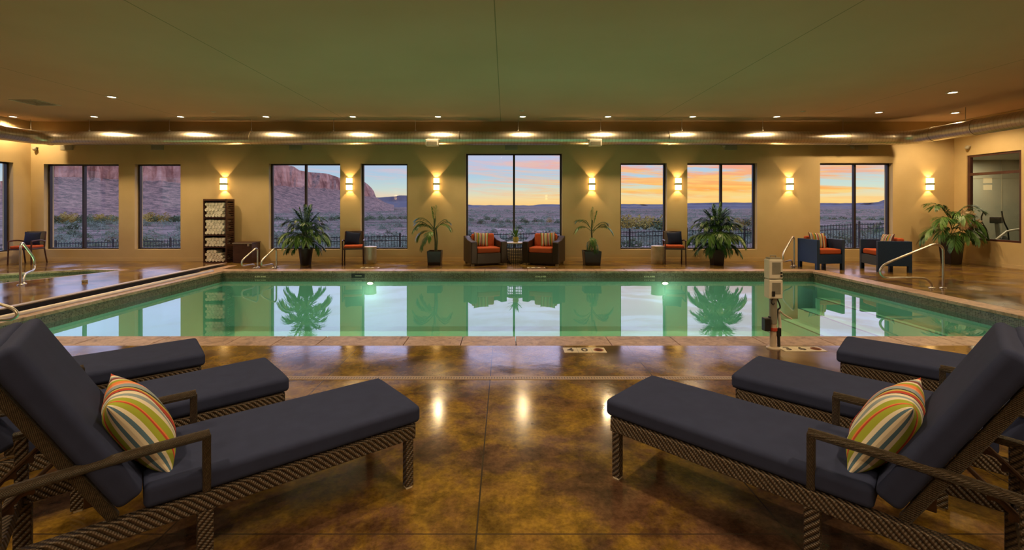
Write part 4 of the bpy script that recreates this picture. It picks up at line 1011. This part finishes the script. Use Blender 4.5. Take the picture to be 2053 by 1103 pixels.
lowz = ramp(nt, Z, [(.02, (1,)*3), (.13, (.15,)*3)])
cwarm = mixc(nt, mathn(nt, 'MULTIPLY', mathn(nt, 'MULTIPLY', n2, lowz), .8), cwarm, srgb(255,214,110))
cl = mixc(nt, mathn(nt, 'MINIMUM', mathn(nt, 'MULTIPLY', wsun, 1.5), 1.0), ccool, cwarm)
sky = mixc(nt, mathn(nt, 'MULTIPLY', cm, mathn(nt, 'ADD', mathn(nt, 'MULTIPLY', wwide, .85), .1)), base, cl)
up = mathn(nt, 'GREATER_THAN', Z, -.004)
fin = mixc(nt, up, (.06,.05,.06), sky)
L(nt, fin, bg.inputs[0]); bg.inputs[1].default_value = 1.0
# ================================================================ outside ground
def fence_top_px(px):
    T = [(-400,500), (200,485), (650,475), (780,473), (1080,467), (1290,464), (1480,459), (1720,449), (2300,430)]
    for (a, b), (c, d) in zip(T, T[1:]):
        if px <= c: return b+(d-b)*(px-a)/(c-a)
    return 430
FY = 19.5
def ground_z(x, y):
    px = VX+F*x/FY if y < 30 else VX+F*x/max(y, 1)
    zf = gz(fence_top_px(VX+F*x/FY), FY)-1.35
    zf = max(-1.6, min(-.15, zf))
    far = -2.6
    t = max(0, min(1, (y-FY)/45)); t = t*t*(3-2*t)
    z = zf*(1-t)+far*t
    if y > 24:
        k = min(1, (y-24)/40)
        z += k*(noise.noise(Vector((x*.02, y*.03, 1)))*.9 + noise.noise(Vector((x*.08, y*.12, 4)))*.35)
    return z
mb = MB(); ys = [YW+TH+.02]; 
while ys[-1] < 3200: ys.append(ys[-1]*1.045+.1)
xs_n = 90; vs = []
for y in ys:
    for k in range(xs_n+1):
        a = -1.65+3.3*k/xs_n; sgn = 1 if a >= 0 else -1
        x = a*(y+12); vs.append((x, y, ground_z(x, y)))
fs = [(r*(xs_n+1)+k, r*(xs_n+1)+k+1, (r+1)*(xs_n+1)+k+1, (r+1)*(xs_n+1)+k) for r in range(len(ys)-1) for k in range(xs_n)]
mb.add(vs, fs); tag(mb.build('desert_ground', 'desert', smooth=0), 'flat desert scrubland seen through the far windows', 'ground')
bpy.data.objects['desert_ground']['kind'] = 'structure'
# land to the left of the building seen through the left wall windows
mb = MB(); nx = 24; vs = []
for j in range(nx+1):
    for i in range(nx+1):
        vs.append((XL-TH-.02-(i/nx)**2*260, 14.0-(j/nx)*30, -1.2-.9*min(1, i/8)))
mb.add(vs, [(j*(nx+1)+i, j*(nx+1)+i+1, (j+1)*(nx+1)+i+1, (j+1)*(nx+1)+i) for j in range(nx) for i in range(nx)])
tag(mb.build('side_ground', 'desert', smooth=0), 'desert ground beside the left wall windows', 'ground'); bpy.data.objects['side_ground']['kind'] = 'structure'
def lerp(T, x):
    if x <= T[0][0]: return T[0][1]
    for (a, b), (c, d) in zip(T, T[1:]):
        if x <= c: return b+(d-b)*(x-a)/(c-a)
    return T[-1][1]
# red rock cliff
TOP = [(-900,385), (-300,380), (20,363), (58,332), (100,296), (230,286), (400,292), (500,316), (540,330), (587,333.7), (600,343), (617,345.6), (659,349.6), (681,357.6), (727,362.8), (738,371), (749,381.5), (753,396), (770,408), (790,413)]
MID = [(-900,402), (20,392), (100,358), (230,362), (360,368), (540,373), (681,383.5), (750,397), (770,409), (790,414)]
def Dist(px): return lerp([(-900,150), (0,190), (400,260), (790,480)], px)
cols = [(-900+1690*k/420) for k in range(421)]; rows = 34; vs = []
for px in cols:
    D = Dist(px); zt = gz(lerp(TOP, px), D); zm = gz(lerp(MID, px), D*.97); zb = -3.0
    rx = (px-VX)/F
    for r in range(rows+1):
        t = r/rows
        if t < .38: q = t/.38; d = D*(.72+.235*q); z = zb+(zm*.985-zb)*q**1.25
        elif t < .86: q = (t-.38)/.48; d = D*(.955+.022*q); z = zm+(zt-zm)*q
        else: q = (t-.86)/.14; d = D*(.977+.5*q); z = zt*(1+.02*q)
        x = rx*d; y = d
        nb = noise.fractal(Vector((x*.035, y*.035, z*.02)), 1, 2, 5)
        nbv = noise.fractal(Vector((px*.06, 3, z*.015)), 1, 2, 4)
        if .38 <= t < .86: dd = D*.012*nbv + D*.008*nb
        elif t < .38: dd = D*.02*nb*q
        else: dd = 0; z += 1.0*nb*q
        z += (D*.006*nb*(1 if .05 < t < .8 else 0))
        vs.append((rx*(d+dd), d+dd, z))
n = rows+1
mb = MB().add(vs, [(k*n+r, (k+1)*n+r, (k+1)*n+r+1, k*n+r+1) for k in range(len(cols)-1) for r in range(rows)])
tag(mb.build('sandstone_cliff', 'rock', smooth=0), 'tall red sandstone cliff with scree slope seen through the left windows', 'cliff')
# far mesas
def ridge(name, T, D, depth, mat, label, amp=.6, base=-6):
    vs = []; cols = [T[0][0]+(T[-1][0]-T[0][0])*k/260 for k in range(261)]
    for px in cols:
        zt = gz(lerp(T, px)-.6*noise.noise(Vector((px*.09, D*.01, 0)))*amp, D); rx = (px-VX)/F
        for (q, z) in ((1-depth*.55, base), (1-depth*.25, base+(zt-base)*.45), (1-depth*.06, base+(zt-base)*.62), (1, zt), (1+depth, zt), (1+depth*1.6, base)):
            d = D*q+D*.01*noise.noise(Vector((px*.05, z*.1, 7))); vs.append((rx*d, d, z))
    mb = MB().add(vs, [(k*6+r, (k+1)*6+r, (k+1)*6+r+1, k*6+r+1) for k in range(len(cols)-1) for r in range(5)])
    return tag(mb.build(name, mat, smooth=0), label, 'hills')
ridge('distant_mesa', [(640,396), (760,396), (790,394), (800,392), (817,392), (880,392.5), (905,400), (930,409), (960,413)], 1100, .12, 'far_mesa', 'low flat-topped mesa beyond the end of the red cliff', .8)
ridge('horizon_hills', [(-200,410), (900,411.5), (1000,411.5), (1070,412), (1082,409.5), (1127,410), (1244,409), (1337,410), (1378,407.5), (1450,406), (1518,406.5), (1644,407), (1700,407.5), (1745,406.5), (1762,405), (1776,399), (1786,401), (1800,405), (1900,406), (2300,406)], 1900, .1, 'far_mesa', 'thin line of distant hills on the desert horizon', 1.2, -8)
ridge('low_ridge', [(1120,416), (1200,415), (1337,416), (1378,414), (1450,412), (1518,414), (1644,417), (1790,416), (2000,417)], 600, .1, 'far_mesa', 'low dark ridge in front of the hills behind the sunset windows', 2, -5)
# fence
fe = thing('iron_fence', 'black iron picket fence outside the windows', 'fence')
fx = -26.0; posts = []
while fx < 24:
    posts.append(fx); fx += 2.4
def ftop(x): return gz(fence_top_px(VX+F*x/FY), FY)
for x in posts: MB().box(x-.03, x+.03, FY-.03, FY+.03, ground_z(x, FY)-.1, ftop(x)+.09).lathe([(.04,0), (.03,.03), (0,.05)], 8, (x, FY, ftop(x)+.09)).build('fence_post', 'iron', fe, smooth=0)
for a, b in zip(posts, posts[1:]):
    mb = MB(); za, zb_ = ftop(a), ftop(b)
    for off in (-.03, -.20, -1.15): mb.beam((a+.03, FY, za+off), (b-.03, FY, zb_+off), .02, .03)
    for k in range(1, 20):
        x = a+(b-a)*k/20; z = za+(zb_-za)*k/20; mb.box(x-.008, x+.008, FY-.008, FY+.008, z-1.2, z+.02)
    mb.build('fence_panel', 'iron', fe, smooth=0)
# shrubs
def bush_mesh(name, mat, n, seedv, flat=.7, leaf=.09):
    r = random.Random(seedv); mb = MB()
    for k in range(n):
        a = r.uniform(0, 2*pi); e = r.random()**.6; u = r.uniform(0, 1)
        rr = .5*e*(1+.25*sin(a*3+seedv)); p = Vector((rr*cos(a), rr*sin(a), flat*u*(1-e*e*.7)))
        d = Vector((r.gauss(0,1), r.gauss(0,1), r.gauss(.4,1))).normalized(); q = d.orthogonal().normalized()
        s_ = leaf*r.uniform(.6, 1.4); mb.add([p-q*s_*.5, p+q*s_*.5, p+d*s_*1.4], [(0,1,2)])
    return mb.mesh(name, mat, 0)
bm_ = [bush_mesh('sage_%d' % i, 'sage', 230, i+1) for i in range(3)]
bg_ = [bush_mesh('brush_%d' % i, 'green_brush', 260, i+11, .8) for i in range(2)]
cw = [bush_mesh('cotton_%d' % i, 'cottonwood', 420, i+21, 1.0, .07) for i in range(3)]
r = random.Random(11); placed = 0
for k in range(420):
    if placed >= 170: break
    y = 22+ (r.random()**1.6)*75; rx = r.uniform(-1.04, .86); x = rx*y
    px = VX+F*rx
    if not any(a-6 < px < b+6 for a, b, _, _ in WIN): continue
    s_ = r.uniform(.7, 1.5)*(1 if y < 40 else 1.5)
    o = linked('sagebrush', r.choice(bm_) if r.random() < .75 else r.choice(bg_), None, (x, y, ground_z(x, y)-.03), (0, 0, r.uniform(0, 6)), (s_, s_, s_*r.uniform(.5, .8)))
    tag(o, 'low grey-green desert shrub on the ground beyond the fence', 'shrub', 'desert shrubs beyond the fence'); placed += 1
o = linked('bush', bg_[0], None, (gx(1768,38), 38, ground_z(gx(1768,38), 38)-.1), (0,0,1), (3.6,2.6,1.9)); tag(o, 'large dark green bush outside the rightmost window', 'bush')
# cottonwood belts
def belt(px0, px1, D, n, hh, sd, label, mix=.3):
    r = random.Random(sd)
    for k in range(n):
        px = px0+(px1-px0)*(k+r.uniform(.1,.9))/n; d = D*r.uniform(.94, 1.08); x = (px-VX)/F*d
        yellow = r.random() > mix; s_ = hh*r.uniform(.7, 1.15)
        o = linked('cottonwood' if yellow else 'brush_tree', r.choice(cw) if yellow else r.choice(bg_), None, (x, d, ground_z(x, d)-.1), (0,0,r.uniform(0,6)), (s_*1.5, s_*1.3, s_))
        tag(o, ('golden autumn cottonwood in the tree belt ' if yellow else 'dull green tree in the tree belt ')+label, 'tree', ('golden trees ' if yellow else 'green trees ')+label)
belt(85, 372, 118, 46, 2.5, 3, 'below the red cliff', .38)
belt(1236, 1345, 85, 16, 2.6, 5, 'behind the sunset window', .35)
belt(1440, 1530, 95, 10, 1.9, 6, 'behind the palm by the sunset window', .55)
belt(930, 1120, 120, 14, 1.4, 7, 'behind the centre window', .95)
belt(1640, 1795, 130, 12, 1.3, 8, 'behind the rightmost window', 1.0)
belt(540, 820, 130, 26, 1.6, 9, 'under the cliff end', .97)
# distant scrub nobody could count
mb = MB(); r = random.Random(5)
for k in range(4200):
    y = 28*math.exp(r.random()*2.6); x = r.uniform(-1.06, .9)*y
    if y > Dist(VX+F*x/y)*.66 and VX+F*x/y < 800: continue
    z = ground_z(x, y); s_ = r.uniform(.25, .75)*(1+y/200); h_ = s_*r.uniform(.35, .7)
    for q_ in range(13):
        a_ = r.uniform(0, 6.283); e_ = r.random()**.5; c_ = Vector((x+s_*e_*cos(a_), y+s_*e_*sin(a_), z+h_*(1-e_*e_)*r.uniform(.3,1)))
        l_ = s_*r.uniform(.18,.42); d_ = Vector((r.gauss(0,1), r.gauss(0,.5), abs(r.gauss(0,.6)))).normalized(); o_ = Vector((-d_.z, .2, d_.x))*.45
        mb.add([c_-o_*l_, c_+o_*l_, c_+d_*l_], [(0,1,2)])
tag(mb.build('desert_scrub', 'sage', smooth=0), 'scattered low scrub covering the desert plain', 'scrub', None, 'stuff')
# ================================================================ gym behind the right window
gx0, gx1, gy0, gy1 = XR+.15, 17.2, 10.6, 15.6
struct(MB().box(gx0, gx1, gy0, gy1, -.1, 0).build('floor_gym', 'gym_floor', smooth=0))
struct(MB().box(gx1, gx1+.1, gy0, gy1, 0, 3.2).box(gx0+.16, gx1, gy1, gy1+.1, 0, 3.2).box(gx0, gx1, gy0-.1, gy0, 0, 3.2).box(gx0, gx0+.15, YW+.301, gy1, 0, 3.2).build('wall_gym', 'gym_wall', smooth=0))
mb = MB().box(gx0, gx1, gy0, gy1, 3.12, 3.2)
struct(mb.build('ceiling_gym', 'gym_wall', smooth=0))
mb = MB()
for y in (13.2, 14.8): mb.box(gx1-.015, gx1, y-.008, y+.008, 0, 3.12)
for x in (14.2, 15.4, 16.6): mb.box(x-.008, x+.008, gy1-.015, gy1, 0, 3.12)
mb.box(gx0+.2, gx1, gy1-.015, gy1, 2.5, 2.515)
mb.box(gx1-.015, gx1, gy0, gy1, 2.5, 2.515)
struct(mb.build('trim_1', 'grille_grey', smooth=0))
la = bpy.data.lights.new('gym_lamp', 'AREA'); la.energy = 60; la.color = (1,.86,.55); la.size = 1.2; ob = bpy.data.objects.new('gym_lamp', la); C.objects.link(ob); ob.location = (15, 14.5, 3.05)
el = thing('elliptical_trainer', 'elliptical exercise machine with two black handlebars behind the gym window', 'exercise machine', (14.9, 14.2, 0), radians(25)); el.scale = (.9,.9,.88)
MB().box(-.9, .9, -.06, .06, .02, .10).box(-.9, -.8, -.3, .3, 0, .06).box(.8, .9, -.3, .3, 0, .06).build('base_frame', 'grey_panel', el, smooth=0, bevel=.01)
MB().lathe([(.30,-.09), (.34,-.06), (.34,.06), (.30,.09)], 24, (.55,0,.42), Matrix.Rotation(pi/2,3,'X')).build('flywheel_cover', 'black_plastic', el)
MB().beam((.35,0,.4), (.15,0,1.25), .09, .09).build('mast', 'grey_panel', el, smooth=0)
MB().box(.02, .22, -.14, .14, 1.2, 1.42, Matrix.Identity(4)).build('console', 'black_plastic', el, smooth=0, bevel=.02)
for s_ in (-1, 1):
    MB().tube([(.3,s_*.25,.6), (.15,s_*.27,1.0), (-.12,s_*.28,1.22), (-.20,s_*.26,1.42), (-.14,s_*.22,1.62)], .022, 10).build('handlebar', 'black_plastic', el)
    MB().box(-.55, -.1, s_*.2-.08, s_*.2+.08, .28+.06*s_, .33+.06*s_).build('pedal', 'black_plastic', el, smooth=0, bevel=.01)
    MB().beam((-.7,s_*.2,.26), (.55,s_*.2,.42), .05, .05).build('pedal_arm', 'grey_panel', el, smooth=0)
tm = thing('treadmill', 'treadmill with pale curved side rails behind the gym window', 'exercise machine', (14.25, 12.9, 0), radians(10))
MB().box(-.85, .8, -.36, .36, .1, .24).build('deck', 'black_plastic', tm, smooth=0, bevel=.02)
MB().box(-.85, .8, -.42, -.36, .08, .27).box(-.85, .8, .36, .42, .08, .27).build('side_rail', 'white_paint', tm, smooth=0, bevel=.02)
for s_ in (-1, 1): MB().tube([(-.5,s_*.42,.25), (-.2,s_*.43,.62), (.2,s_*.43,.86), (.6,s_*.42,.92), (.75,s_*.40,.6), (.78,s_*.40,.2)], .03, 10).build('handrail', 'white_paint', tm)
MB().box(.62, .80, -.36, .36, .92, 1.08).build('console', 'grey_panel', tm, smooth=0, bevel=.02)
